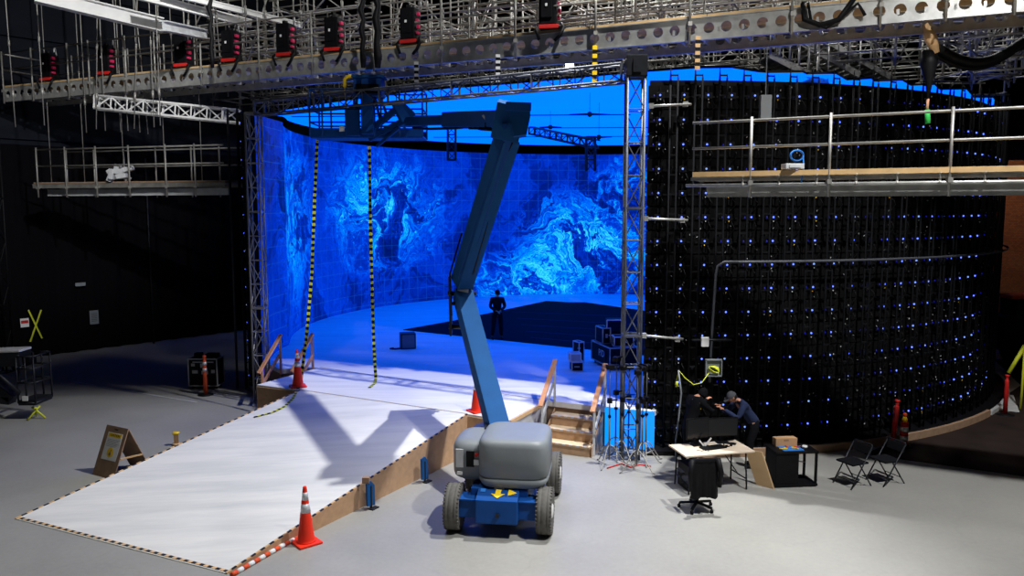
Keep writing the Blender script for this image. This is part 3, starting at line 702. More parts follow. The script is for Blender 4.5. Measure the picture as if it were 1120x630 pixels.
rbeam('telescopic_section', 'blue', D(492, 131, 16.4), D(447, 133, 19.0), 0.20, 0.20, prim)
b = MB(); b.path([D(540, 142, 14.4), D(525, 141, 14.9), D(517, 138, 15.3), D(500, 140, 16), D(470, 141, 17.5), D(452, 140, 18.7)], 0.03, 8)
for k in range(4): b.box(D(534 - 6 * k, 138, 14.6 + 0.25 * k), (0.12, 0.12, 0.12))
b.build('cable_carrier', 'black', prim)
b = MB(); b.beam(D(528, 126, 14.6), D(533, 133, 14.6), 0.04, 0.04); b.beam(D(533, 132, 14.6), D(541, 132, 14.4), 0.04, 0.04); b.build('grab_bracket', 'lgrey', prim)
b = MB(); b.beam(D(435, 112, 19.1), D(446, 136, 19.0), 0.3, 0.26, 0, (0, 1, 0), 0.02); b.beam(D(436, 113, 19.0), D(452, 128, 18.9), 0.06, 0.2); b.build('jib_link', 'blue', lift)
for i, (p, q_) in enumerate((((438, 116), (402, 145)), ((444, 131), (404, 152)), ((436, 140), (412, 160)))):
    rbeam('jib_arm', 'blue', D(*p, 19.05), D(*q_, 19.3), 0.12 if i < 2 else 0.07, 0.14 if i < 2 else 0.07, lift, (0, 0, 1), 0.01)
# work platform (basket)
BZ = 6.88; x0, x1, y0, y1 = -4.86, -2.15, 19.2, 20.15
bk = MB(); bk.box(((x0 + x1) / 2, (y0 + y1) / 2, BZ), (x1 - x0, y1 - y0, 0.06), 0, None, 0.02); bk.box(((x0 + x1) / 2, y0, BZ + 0.1), (x1 - x0, 0.03, 0.2)); bk.box(((x0 + x1) / 2, y1, BZ + 0.1), (x1 - x0, 0.03, 0.2))
bas = bk.build('work_platform', 'blue', lift)
b = MB()
for z in (0.34, 0.65, 1.12):
    for p, q_ in (((x0, y0), (x1, y0)), ((x0, y1), (x1, y1)), ((x0, y0), (x0, y1)), ((x1, y0), (x1, y1))): b.tube((*p, BZ + z), (*q_, BZ + z), 0.022, 8)
for x in (x0, x0 + 0.3, x0 + 0.88, -3.3, -2.7, x1):
    for y in (y0, y1): b.tube((x, y, BZ), (x, y, BZ + 1.12), 0.022, 8)
b.build('guard_rail', 'blue', bas)
b = MB(); b.box((-3.82, 19.14, BZ + 0.32), (0.36, 0.06, 0.62), 0, None, 0.02); b.box((-3.45, 19.15, BZ + 0.5), (0.28, 0.3, 0.9)); b.build('control_cabinet', 'blue', bas)
b = MB(); b.box(D(374, 141, 19.15), (0.12, 0.02, 0.12)); b.build('label', 'white', bas)
cb = MB(); cc = D(404, 97, 19.3); cb.box(cc, (0.66, 0.6, 0.42), 0, None, 0.02)
for k in range(5): cb.beam(cc + V((-0.28 + 0.14 * k, -0.1, -0.2)), cc + V((-0.35 + 0.2 * k, 0, -0.75)), 0.05, 0.05)
cb.build('control_console', 'blue', bas)
b = MB(); b.box(cc + V((0, -0.31, -0.05)), (0.56, 0.02, 0.22)); b.build('console_screen', 'black', bas)
b = MB(); b.box(cc + V((0.02, -0.1, 0.24)), (0.76, 0.55, 0.05), 0, None, 0.01); b.build('console_lid', 'blue2', bas)
b = MB(); b.path([D(377, 95, 19.2), D(377, 87, 19.2), D(380, 84, 19.2), D(385, 83, 19.2)], 0.045, 10)
b.path([D(377, 94, 19.2), D(378, 108, 19.2), D(380, 122, 19.2)], 0.02, 6); b.build('beacon_bracket', 'yellow', bas)
# hazard tape ribbons
def ribbon(name, label, pts, w, n, tw=0.0):
    b = MB(); P = []
    pts = [V(p) for p in pts]; seg = [0]
    for i in range(1, len(pts)): seg.append(seg[-1] + (pts[i] - pts[i - 1]).length)
    def at(s):
        for i in range(1, len(pts)):
            if s <= seg[i] or i == len(pts) - 1:
                return pts[i - 1].lerp(pts[i], (s - seg[i - 1]) / (seg[i] - seg[i - 1]))
    for i in range(n):
        p, q = at(seg[-1] * i / n), at(seg[-1] * (i + 1) / n)
        a = tw * i; b.beam(p, q, w, 0.006, i % 2, (math.sin(a) * 0.3, 1, 0.2 * math.cos(a)) if abs((q - p).normalized().z) > 0.5 else (0, 0, 1))
    return tag(b.build(name, ['lime', 'black']), label, 'hazard tape')
ribbon('hazard_tape', 'yellow and black tape hanging from the lift basket down to the cone on the landing', [D(347, 153, 19.25), D(344, 220, 19.1), D(341, 300, 18.9), D(336, 360, 18.75), (*G(329, 418, HS + 0.06)[:2], HS + 0.06), (*G(326, 425, HS + 0.02)[:2], HS + 0.02)], 0.075, 90, 0.2)
ribbon('hazard_tape', 'yellow and black tape hanging from the lift basket, its end curled on the white landing', [D(404, 160, 19.25), D(405, 240, 19.2), D(407, 320, 19.1), D(409, 380, 19.0), G(411, 414, HS + 0.05), G(410, 419, HS + 0.015), G(404, 424, HS + 0.015)], 0.075, 90, 0.15)
rpl = lambda px, py: (lambda p: p)(D(px, py, 18.0))
def on_ramp(px, py, dz=0.02):
    nrm = (TR - TL).cross(NL - TL).normalized(); d = ray(px, py); o = V((0, 0, CH)); t = (TL - o).dot(nrm) / d.dot(nrm); return o + d * t + V((0, 0, dz))
ribbon('hazard_tape', 'yellow and black tape trailing down the left side of the ramp from the cone', [on_ramp(324, 430), on_ramp(320, 437), on_ramp(312, 445), on_ramp(298, 452), on_ramp(278, 457)], 0.06, 24)

# ================================================================== CONES, POSTS
def cone(name, label, p, h=0.91, rz=0.0, group='traffic cones'):
    t = thing(name, label, 'traffic cone', tuple(p))
    b = MB(); R4 = Matrix.Rotation(rz, 3, 'Z'); b.box(V(p) + V((0, 0, 0.018)), (0.36 * h / 0.91 * 1.05, 0.36 * h / 0.91 * 1.05, 0.036), 0, R4, 0.015)
    b.lathe(V(p) + V((0, 0, 0.03)), [(0.155, 0), (0.135, 0.02), (0.128, 0.05), (0.03, h - 0.05), (0.024, h - 0.03)], 24); b.build('cone_body', 'orange', t)
    for z0, z1 in ((0.50, 0.64), (0.70, 0.80 + 0.02)):
        z0 *= h / 0.91; z1 *= h / 0.91
        rr = lambda z: 0.128 + (0.03 - 0.128) * (z - 0.02) / (h - 0.1) + 0.004
        b = MB(); b.lathe(V(p), [(rr(z0 - 0.03), z0), (rr(z1 - 0.03), z1)], 24); b.build('reflective_band', 'reflect', t)
    return t
cone('traffic_cone', 'orange traffic cone with two grey bands on the floor by the lower ramp edge', G(335, 594, 0), 0.91, 0.7)
cone('traffic_cone', 'orange traffic cone on the landing at the foot of the hanging tape', G(326, 423, HS + 0.004), 0.91, 0.4)
cone('traffic_cone', 'orange traffic cone on the landing corner partly hidden behind the lift arm', G(522, 450, HS + 0.004), 0.86, 0.6)
def delineator(name, label, p, h, lean=0, parts='orange2', bands=True):
    t = thing(name, label, 'delineator post', tuple(p)); ax = V((lean, 0, 1)).normalized()
    b = MB(); b.lathe(V(p) + ax * 0.03, [(0.055, 0), (0.05, h * 0.8), (0.05, h * 0.86), (0.03, h * 0.88), (0.035, h * 0.95), (0.055, h * 0.97), (0.05, h)], 16, 0, tuple(ax)); b.build('post', parts, t)
    b = MB(); b.lathe(V(p), [(0.22, 0), (0.22, 0.02), (0.08, 0.045)], 8); b.build('rubber_base', 'black', t)
    if bands:
        for z in (0.62, 0.78): b = MB(); b.lathe(V(p) + ax * h * z, [(0.058, 0), (0.058, 0.09)], 16, 0, tuple(ax)); b.build('reflective_band', 'reflect', t)
    return t
delineator('delineator_post', 'orange delineator post with white bands in front of the road case at left', G(225, 432, 0), 1.08)
delineator('delineator_post', 'plain dark red leaning post beside the striped post near the folding chairs', G(976, 489, 0), 1.02, 0.06, 'red', False)
delineator('delineator_post', 'dark red post standing on the far right edge of the floor', G(1099, 454, 0), 1.0, 0.0, 'red', False)
# short red and white striped post with yellow top
p = G(988, 489, 0); t = thing('striped_bollard', 'short red and white banded post with a yellow and orange top near the folding chairs', 'bollard', tuple(p))
b = MB(); zs = [0, 0.1, 0.2, 0.3, 0.4, 0.5]; 
for i in range(5): b.lathe(p, [(0.085, 0.06 + zs[i]), (0.082, 0.06 + zs[i + 1])], 16, i % 2)
b.build('post', ['red', 'white'], t); b = MB(); b.lathe(p, [(0.05, 0.56), (0.06, 0.62), (0.03, 0.68)], 12, 0); b.build('top', 'yellow', t); b = MB(); b.ball(p + V((0, 0, 0.72)), 0.045); b.build('lamp', 'orange2', t)
b = MB(); b.lathe(p, [(0.16, 0), (0.16, 0.04), (0.1, 0.07)], 8); b.build('base', 'black', t)
# caution A board
t = thing('warning_board', 'plywood A-frame board with a caution notice standing beside the ramp', 'sign board', tuple(G(125, 515, 0)))
a0, a1 = G(102, 519, 0), G(124, 525, 0); tp0, tp1 = D(116, 466, 15.0), D(137, 471, 14.9)
tz = 0.92
c0, c1 = a0 + V((-0.02, 0.0, 0)), a1; ax = (c1 - c0).normalized(); dep = V((-ax.y, ax.x, 0))
top0, top1 = c0 + dep * 0.32 + ax * 0.06 + V((0, 0, tz)), c1 + dep * 0.32 + ax * 0.06 + V((0, 0, tz))
ps = [c0, c1, top1, top0]; nrm = (ps[1] - ps[0]).cross(ps[3] - ps[0]).normalized()
b = MB(); b.plate(ps, -nrm, 0.018); b.build('front_board', 'plydark', t)
bk0, bk1 = c0 + dep * 0.72 + ax * 0.16, c1 + dep * 0.72 + ax * 0.16
b = MB(); b.plate([bk0, bk1, top1 + dep * 0.02, top0 + dep * 0.02], nrm, 0.018); b.build('back_board', 'plydark', t)
b = MB(); b.beam(c1 + (top1 - c1) * 0.4 + dep * 0.02, bk1 + (top1 - bk1) * 0.4, 0.02, 0.03); b.build('brace', 'timber', t)
ux, uy = (ps[1] - ps[0]).normalized(), (ps[3] - ps[0]); Lb = uy.length; uy.normalize(); uy2 = nrm.cross(ux)
def bp(u, v): return ps[0] + ux * u * (ps[1] - ps[0]).length + uy * v * Lb + nrm * 0.003
b = MB(); b.plate([bp(0.18, 0.34), bp(0.86, 0.34), bp(0.86, 0.88), bp(0.18, 0.88)], nrm, 0.003); nt_ = b.build('notice', 'white', t)
b = MB(); b.plate([bp(0.22, 0.79) + nrm * 0.003, bp(0.82, 0.79) + nrm * 0.003, bp(0.82, 0.865) + nrm * 0.003, bp(0.22, 0.865) + nrm * 0.003], nrm, 0.002); b.build('header', 'yellow', nt_)
b = MB(); b.lathe(bp(0.52, 0.49) + nrm * 0.003, [(0.095, 0), (0.095, 0.002)], 24, 0, tuple(nrm)); b.build('warning_symbol', 'yellow', nt_)
b = MB(); q_ = bp(0.52, 0.49) + nrm * 0.006; b.lathe(q_ - uy * 0.03, [(0.035, 0), (0.035, 0.002)], 12, 0, tuple(nrm)); b.beam(q_ - uy * 0.02, q_ + uy * 0.06 + ux * 0.02, 0.02, 0.004, 0, tuple(nrm)); b.build('symbol_mark', 'plydark', nt_)
b = MB()
for k in range(6): b.beam(bp(0.24, 0.74 - 0.026 * k) + nrm * 0.003, bp(0.80 - 0.06 * (k % 3), 0.74 - 0.026 * k) + nrm * 0.003, 0.006, 0.002, 0, tuple(nrm))
b.build('small_print', 'steel2', nt_)
text('CAUTION', 0.062, frame(bp(0.54, 0.828) + nrm * 0.0065, ux, nrm.cross(ux)), 'black', 'lettering', nt_)
b = MB(); b.beam(bp(0.42, 0.945), bp(0.58, 0.945), 0.02, 0.004, 0, tuple(nrm)); b.build('hand_slot', 'black', t)
# tape roll / small block at ramp edge
p = G(193, 487, 0); b = MB(); b.lathe(p + V((0, 0, 0.16)), [(0.05, -0.12), (0.05, 0.1), (0.075, 0.1), (0.075, 0.13), (0.04, 0.14)], 16, mis=[0, 0, 1, 1]); b.lathe(p, [(0.08, 0), (0.08, 0.05)], 12)
tag(b.build('short_post', ['timber', 'yellow']), 'small short timber post with yellow top on the far side of the ramp', 'post')
# road case at left
def roadcase(t, c, d, panels=True, rz=0.0, edge='lgrey', body='black', wheels=True):
    c = V(c); Rz = Matrix.Rotation(rz, 3, 'Z'); z0 = 0.1 if wheels else 0.0
    b = MB(); b.box(c + V((0, 0, z0 + d[2] / 2)), (d[0], d[1], d[2]), 0, Rz, 0.01); b.build('case_body', body, t)
    b = MB(); e = 0.03; H3 = V((d[0] / 2, d[1] / 2, d[2] / 2)); ctr = c + V((0, 0, z0 + d[2] / 2))
    for sx in (-1, 1):
        for sy in (-1, 1):
            b.beam(ctr + Rz @ V((sx * H3.x, sy * H3.y, -H3.z)), ctr + Rz @ V((sx * H3.x, sy * H3.y, H3.z)), e, e)
            b.beam(ctr + Rz @ V((-H3.x, sx * H3.y, sy * H3.z)), ctr + Rz @ V((H3.x, sx * H3.y, sy * H3.z)), e, e)
            b.beam(ctr + Rz @ V((sx * H3.x, -H3.y, sy * H3.z)), ctr + Rz @ V((sx * H3.x, H3.y, sy * H3.z)), e, e)
    b.build('edge_trim', edge, t)
    if wheels:
        for sx in (-1, 1):
            for sy in (-1, 1):
                b = MB(); q_ = c + Rz @ V((sx * (H3.x - 0.08), sy * (H3.y - 0.08), 0.045)); b.tube(q_ - V((0.02, 0, 0)), q_ + V((0.02, 0, 0)), 0.045, 12); b.beam(q_, q_ + V((0, 0, 0.06)), 0.05, 0.05); b.build('caster', 'dark_steel', t)
    return ctr, H3, Rz
p = G(219, 428, 0) + V((0, 0.5, 0)); t = thing('road_case', 'black road case with pale metal edges behind the orange post at left', 'road case', tuple(p))
ctr, H3, Rz = roadcase(t, p, (0.82, 0.5, 0.78), rz=-0.02)
for (u, v, w, h) in ((-0.27, 0.22, 0.1, 0.08), (0.02, 0.2, 0.16, 0.12), (-0.22, 0.02, 0.16, 0.09), (0.06, 0.0, 0.18, 0.1), (0.3, 0.03, 0.1, 0.09), (0.02, 0.3, 0.6, 0.03)):
    b = MB(); b.box(ctr + Rz @ V((u, -H3.y - 0.012, v)), (w, 0.02, h), 0, Rz); b.build('latch_plate', 'lgrey', t)
b = MB(); b.box(ctr + V((-0.2, 0, 0.46)), (0.2, 0.2, 0.14), 0, None, 0.02); b.box(ctr + V((0.15, 0.1, 0.44)), (0.34, 0.3, 0.1), 0, None, 0.02)
tag(b.build('equipment_bag', 'blackfab'), 'black bag lying on top of the road case at left', 'bag')
# ================================================================== TRUSSES
def truss_parts(t, p, q, w, m='steel', bay=0.5, rc=0.026, rl=0.014, up=(0, 0, 1), h=None, plates=True):
    p, q = V(p), V(q); d = (q - p); L = d.length; d.normalize(); u = V(up)
    if abs(u.dot(d)) > 0.95: u = V((0, 1, 0))
    s = d.cross(u).normalized(); u = s.cross(d); h = h or w
    cs = [(s * sx * w / 2 + u * sy * h / 2) for sx, sy in ((-1, -1), (1, -1), (1, 1), (-1, 1))]
    for c in cs: b = MB(); b.tube(p + c, q + c, rc, 8); b.build('chord', m, t)
    b = MB(); n = max(1, int(round(L / bay)))
    for i in range(n):
        a, e = p + d * (L * i / n), p + d * (L * (i + 1) / n)
        for k in range(4):
            k2 = (k + 1) % 4
            if (i + k) % 2: b.tube(a + cs[k], e + cs[k2], rl, 5)
            else: b.tube(a + cs[k2], e + cs[k], rl, 5)
            b.tube(a + cs[k], a + cs[k2], rl, 5)
    b.build('lacing', m, t)
    if plates:
        for i in range(0, n + 1, 4):
            b = MB(); a = p + d * min(L, (L * i / n))
            for k in range(4): b.beam(a + cs[k], a + cs[(k + 1) % 4], 0.05, 0.05)
            b.build('cross_frame', m, t)
def truss(name, label, p, q, w, group=None, m='steel', **k):
    t = thing(name, label, 'truss', tuple(V(p)), group); truss_parts(t, p, q, w, m, **k); return t
TR0 = V((2.45, 15.95, 0)); TL0 = V((-6.72, 20.75, 0))
truss('truss_tower', 'slim steel truss tower standing at the right edge of the stage opening', TR0, TR0 + V((0, 0, 7.75)), 0.34, bay=0.62, m='truss')
b = MB(); b.box(TR0 + V((0, 0, 7.95)), (0.42, 0.42, 0.42), 0, None, 0.02); b.box(TR0 + V((0, -0.22, 7.95)), (0.16, 0.02, 0.26)); tag(b.build('corner_block', 'dark_steel'), 'dark corner block on top of the right truss tower', 'truss corner')
truss('truss_tower', 'slim steel truss tower standing at the left edge of the stage opening', TL0, TL0 + V((0, 0, 7.6)), 0.32, bay=0.62, m='steel2')
truss('truss_beam', 'horizontal steel truss spanning the top of the stage opening', TL0 + V((0.2, -0.1, 7.72)), TR0 + V((-0.21, 0.11, 7.85)), 0.34, bay=0.5, m='truss')
# pipes bracing the tower to the screen wall
for px0, py0, px1, py1, d0, d1, nm in ((706, 239, 752, 241, 16.0, 16.3, 'middle'), (704, 367, 747, 371, 16.0, 16.3, 'lower'), (712, 116, 756, 114, 16.0, 16.3, 'upper')):
    b = MB(); p, q = D(px0, py0, d0), D(px1, py1, d1); b.tube(p, q, 0.026, 8); b.box(q - V((0.12, 0, 0)), (0.1, 0.1, 0.1)); b.box(p, (0.1, 0.1, 0.1)); tag(b.build('bracing_pipe', 'steel'), nm + ' short horizontal pipe clamping the right tower to the screen wall', 'pipe')
# hanging pieces inside the volume
truss('hanging_truss', 'small dark truss hanging under the blue ceiling right of the lift arm', D(582, 143, 26), D(652, 158, 22), 0.22, m='dark_steel', bay=0.4, rc=0.02)
for px, dpt in ((646, 24), (494, 27)):
    truss('hanging_truss', 'short vertical dark truss hanging in front of the screen ' + ('right' if px > 600 else 'left') + ' of the lift arm', D(px, 138 if px < 600 else 150, dpt), D(px, 175 if px < 600 else 187, dpt), 0.26, m='dark_steel', bay=0.3, rc=0.03)
for i, (px, py, w, dpt) in enumerate(((645, 125, 22, 22), (602, 139, 12, 26), (655, 150, 14, 24))):
    p = D(px, py, dpt); t = thing('hanging_bar', ('small', 'tiny', 'tiny low')[i] + ' dark bar hanging level from the blue ceiling over the stage', 'hanging bar', tuple(p))
    b = MB(); hw = w / 860 * dpt; b.lathe(p - V((hw, 0, 0)), [(0.01, 0), (0.035, hw), (0.01, 2 * hw)], 8, 0, (1, 0, 0)); b.ball(p, 0.08, n=8); b.build('bar', 'dark_steel', t)
    b = MB(); b.tube(p, V((p.x, p.y, HCL)), 0.006, 5); b.build('wire', 'dark_steel', t)
# ================================================================== MAIN CATWALK
def holed_plate(b, P0, P1, z0, z1, th, pitch, rad, mi=0):
    """vertical plate with round holes from P0 to P1"""
    P0, P1 = V(P0), V(P1); L = (P1 - P0).length; d = (P1 - P0).normalized(); nv = V((-d.y, d.x, 0)); n = int(L / pitch); pt = L / n; zc = (z0 + z1) / 2; K = 16
    for side in (0, 1):
        off = nv * (th * side)
        for i in range(n):
            c = P0 + d * (pt * (i + 0.5)) + off; o = len(b.v)
            cir = []; out = []
            for k in range(K):
                q = 2 * PI * k / K; cx, cz = math.cos(q), math.sin(q); cir.append(c + d * (rad * cx) + V((0, 0, zc + rad * cz - 0)))
                mxv = max(abs(cx), abs(cz)); out.append(c + d * (cx / mxv * pt / 2) + V((0, 0, zc + cz / mxv * (z1 - z0) / 2)))
            b.v += cir + out
            for k in range(K): k2 = (k + 1) % K; b.f.append([o + k, o + k2, o + K + k2, o + K + k]); b.m.append(mi); b.sm.append(False)
    for i in range(n):
        c = P0 + d * (pt * (i + 0.5)); o = len(b.v)
        for k in range(K):
            q = 2 * PI * k / K; p = c + d * (rad * math.cos(q)) + V((0, 0, zc + rad * math.sin(q))); b.v += [p, p + nv * th]
        for k in range(K): k2 = (k + 1) % K; b.f.append([o + 2 * k, o + 2 * k2, o + 2 * k2 + 1, o + 2 * k + 1]); b.m.append(mi); b.sm.append(True)
def catwalk(name, label, P0, P1, zt, width, postxs, rails=(0.5, 1.0), group=None, holes=True, face_h=0.44, mb='steel', ext_below=0.55, deckm='deckply', endrail=False, far_rail=True):
    P0, P1 = V((P0[0], P0[1], 0)), V((P1[0], P1[1], 0)); d = (P1 - P0).normalized(); L = (P1 - P0).length; nv = V((-d.y, d.x, 0))
    if nv.y < 0: nv = -nv
    t = thing(name, label, 'catwalk', tuple(P0 + V((0, 0, zt))), group)
    for k, off in enumerate((0, width)):
        b = MB()
        if holes: holed_plate(b, P0 + nv * off, P1 + nv * off, zt - 0.04 - face_h, zt - 0.04, 0.012, 0.34, 0.105)
        else: b.beam(P0 + nv * off + V((0, 0, zt - 0.04 - face_h / 2)), P1 + nv * off + V((0, 0, zt - 0.04 - face_h / 2)), 0.03, face_h)
        for zz in (zt - 0.05, zt - 0.04 - face_h): b.beam(P0 + nv * (off + 0.03) + V((0, 0, zz)), P1 + nv * (off + 0.03) + V((0, 0, zz)), 0.10, 0.02)
        b.build('side_beam', mb, t)
    b = MB(); c = P0 + nv * (width / 2); nb = int(L / 2.4)
    for i in range(nb): 
        for j in range(4):
            o_ = nv * (width / 4 * (j + 0.5)); b.beam(P0 + o_ + d * (L * i / nb + 0.01) + V((0, 0, zt - 0.01)), P0 + o_ + d * (L * (i + 1) / nb - 0.01) + V((0, 0, zt - 0.01)), width / 4 - 0.02, 0.045)
    b.build('deck_boards', deckm, t)
    b = MB(); nj = int(L / 0.45)
    for i in range(nj + 1): a = P0 + d * (L * i / nj) + V((0, 0, zt - (0.3 if holes else 0.08))); b.beam(a, a + nv * width, 0.05, 0.10 if holes else 0.05)
    b.build('joists', mb, t)
    for off, far in ((-0.03, False), (width + 0.08, True)):
        if far and not far_rail: continue
        for z in rails:
            b = MB(); b.tube(P0 + nv * off + V((0, 0, zt + z)), P1 + nv * off + V((0, 0, zt + z)), 0.024, 8); b.build('guard_rail', 'steel2', t)
        for x in postxs:
            if 0 <= x <= L:
                b = MB(); a = P0 + nv * (off - 0.025) + d * x; b.tube(a + V((0, 0, zt - ext_below)), a + V((0, 0, zt + rails[-1] + 0.06)), 0.026, 8); b.beam(a + V((0, 0, zt - 0.2)), a + V((0, 0, zt - 0.12)), 0.08, 0.08); b.build('post', 'steel2', t)
    return t, P0, d, nv
ZB = 8.75   # hole centre line of the main catwalk
A0, A1 = G(5, 103.5, ZB), G(1200, -10, ZB)
A1 = A0 + (A1 - A0) * 1.12
dA = (A1 - A0); dA.z = 0; LA = dA.length; dA.normalize()
def along(px):    # distance along main catwalk of pixel column
    best = min(range(0, 2000), key=lambda i: abs((lambda p: (560 + FPX * p.x / (p.y * math.cos(PIT) - (ZB - CH) * math.sin(PIT))) - px)(A0 + dA * (LA * i / 2000))))
    return LA * best / 2000
posts = [along(x) for x in (6, 38, 77, 100, 140, 172, 222, 285, 343, 410, 484, 565, 652, 755, 867, 963, 1035, 1110)]
ZT = ZB + 0.26
cw, P0, dC, nC = catwalk('main_catwalk', 'long silver overhead catwalk with round-holed side beams crossing the whole picture', A0, A1, ZT, 1.25, posts)
b = MB()
for z in (0.5, 1.0): b.tube(A0 + V((0, 0, ZT - A0.z + z)), A0 + nC * 1.3 + V((0, 0, ZT - A0.z + z)), 0.024, 8)
b.build('end_rail', 'steel2', cw)
def onA(px, off=-0.05, z=0.0): p = A0 + dC * along(px) + nC * off; return V((p.x, p.y, ZT + z))
# hazard striped hangers under the catwalk
for px, l, nm in ((457, 0.62, 'left'), (652, 0.78, 'middle'), (765, 0.66, 'right'), (546, 0.6, 'second')):
    p = onA(px, -0.08, -0.42); b = MB(); n = 9
    for i in range(n): b.beam(p - V((0, 0, l * i / n)), p - V((0, 0, l * (i + 1) / n)), 0.10, 0.02, i % 2, (0, 1, 0))
    tag(b.build('striped_tag', ['yellow' if px == 652 else ('timber' if px > 700 else 'white'), 'black']), ('%s black-striped hazard strip hanging below the main catwalk' % {'left': 'white leftmost', 'middle': 'yellow middle', 'right': 'yellow rightmost', 'second': 'white second'}[nm]), 'hazard strip')
# black hoists with magenta fittings standing on the near edge
hx = [(54, 'leftmost, dim'), (117, 'second from left'), (201, 'third from left'), (253, 'fourth from left'), (313, 'fifth from left'), (366, 'sixth from left'), (449, 'seventh from left'), (600, 'rightmost, largest')]
proto = None
for i, (px, nm) in enumerate(hx):
    p = onA(px, 0.1, 0.02)
    lab = 'black chain hoist with magenta fittings on the main catwalk, ' + nm + ' of the eight'
    if proto is None:
        t = thing('chain_hoist', lab, 'hoist', tuple(p), 'chain hoists along the main catwalk')
        b = MB(); b.box((-0.04, 0, 0.38), (0.32, 0.3, 0.62), 0, None, 0.03); b.box((-0.06, -0.16, 0.4), (0.2, 0.03, 0.4), 0, None, 0.01); b.tube((-0.06, 0, 0.68), (-0.06, 0, 0.76), 0.06, 10); b.build('motor_body', 'black', t, local=True)
        b = MB()
        for k in range(4): b.box((0.155 + 0.015 * (k % 2), -0.08, 0.2 + 0.12 * k), (0.05, 0.1, 0.05 + 0.02 * (k % 2)), 0, None, 0.012)
        b.build('clip_rack', 'pink', t, local=True)
        b = MB(); b.box((-0.02, -0.16, 0.04), (0.36, 0.05, 0.07), 0, None, 0.01); b.build('base_bumper', 'red', t, local=True)
        b = MB(); b.box((0.04, 0, 0.02), (0.46, 0.36, 0.03)); b.path([(0.2, -0.1, 0.1), (0.26, -0.22, 0.0), (0.2, -0.24, -0.14), (0.1, -0.2, -0.22)], 0.03, 6); b.path([(-0.2, -0.1, 0.1), (-0.24, -0.22, -0.02), (-0.18, -0.2, -0.2)], 0.03, 6); b.build('mount', 'black', t, local=True)
        b = MB(); b.box((-0.06, -0.18, 0.42), (0.04, 0.01, 0.05)); b.build('label', 'white', t, local=True)
        b = MB(); b.path([(0.1, 0.1, 0.6), (0.12, 0.05, 0.8), (0.2, -0.05, 0.84), (0.24, -0.1, 0.7)], 0.016, 6); b.build('cable_loop', 'lgrey', t, local=True)
        t.rotation_euler = (0, 0, R_(-18)); proto = t
    else: dup(proto, p, R_(-18) if i < 7 else R_(-10), lab)
for o in [o for o in COL.objects if o.name.startswith('chain_hoist')]: o.scale = (1.2, 1.2, 1.2)
# black cables draped over catwalk right
for k, (pts, lab) in enumerate((([(878, -6), (880, 12), (898, 20), (918, 16), (934, -6)], 'thick black cable loop draped over the catwalk beam at upper right'),
                                 ([(884, -6), (888, 16), (905, 24), (925, 10), (938, 0), (946, 14)], 'thin black cable hanging in a bight over the catwalk beam at upper right'))):
    b = MB(); P = [onA(px, -0.13, (227 - py) / 860 * 14.2 + CH - ZT - 0.02) for px, py in pts]; b.path(P, 0.05 if k == 0 else 0.03, 8); tag(b.build('draped_cable', 'black'), lab, 'cable')
b = MB(); P = []
for i in range(24):
    s = i / 23; px = 1022 + 110 * s; py = 50 + 18 * math.sin(PI * min(1, s * 1.15)) + 10 * s * (1 - s) - 6 * s; P.append(D(px, py, 15.5))
b.path(P, 0.09, 8); b.path([p + V((0, 0.1, -0.1)) for p in P], 0.05, 8); tag(b.build('cable_bundle', 'black'), 'heavy black cable bundle sagging between the scaffolding at upper right', 'cable')
b = MB(); b.path([D(1012, 26, 15), D(1018, 42, 15), D(1024, 58, 15)], [0.05, 0.12, 0.06], 8); tag(b.build('strap', 'timber'), 'tan canvas strap hanging beside the black cable bundle at upper right', 'strap')
b = MB(); b.path([D(1017, 56, 15.1), D(1016, 70, 15.1), D(1016, 92, 15.1), D(1015, 108, 15.1)], [0.14, 0.16, 0.06, 0.03], 8); tag(b.build('hanging_cable_bag', 'black'), 'black cable hank hanging below the tan strap at upper right', 'cable')
b = MB(); b.tube(D(1014, 120, 15.1), D(1015, 135, 15.1), 0.05, 8, 0); b.tube(D(1015, 108, 15.1), D(1014, 120, 15.1), 0.025, 6, 1); tag(b.build('green_plug', ['green', 'timber_red']), 'bright green plug dangling in front of the top of the screen wall', 'plug')

# ================================================================== RIGHT AND LEFT CATWALKS
RC0, RC1 = (D(757, 191, 14.6)), (D(1135, 188, 12.2)); RC1 = RC0 + (RC1 - RC0) * 1.5; ZR = 5.78
cwr, _, dr_, nr_ = catwalk('right_catwalk', 'scaffold walkway with pale plank edge and two rails before the screen wall at right', RC0, RC1, ZR, 0.9, [1.05, 2.35, 4.15, 6.0, 7.8], rails=(0.47, 0.93), holes=False, face_h=0.05, ext_below=0.42, mb='steel', far_rail=False)
b = MB(); q = V((RC0.x, RC0.y, 0)); e = V((RC1.x, RC1.y, 0)); 
b.tube(q - dr_ * 0.12 + V((0, -0.04, ZR - 0.2)), e + V((0, -0.04, ZR - 0.2)), 0.03, 8); b.beam(q + dr_ * 0.3 + V((0, 0.1, ZR - 0.31)), e + V((0, 0.1, ZR - 0.31)), 0.04, 0.2); b.build('lower_beam', 'steel', cwr)
for k in range(12):
    a = q + dr_ * (0.9 + 0.62 * k) + V((0, -0.04, 0)); b = MB(); b.tube(a + V((0, 0, ZR - 0.2)), a + V((0, 0, ZR - 0.03)), 0.018, 6); b.lathe(a + V((0, 0, ZR - 0.22)), [(0.05, 0), (0.02, 0.06)], 8); b.lathe(a + V((0, 0, ZR - 0.08)), [(0.02, 0), (0.05, 0.05)], 8); b.build('jack', 'steel2', cwr)
b = MB(); b.beam(q + V((0, -0.06, ZR)), e + V((0, -0.06, ZR)), 0.05, 0.09); b.build('toe_board', 'deckply', cwr)
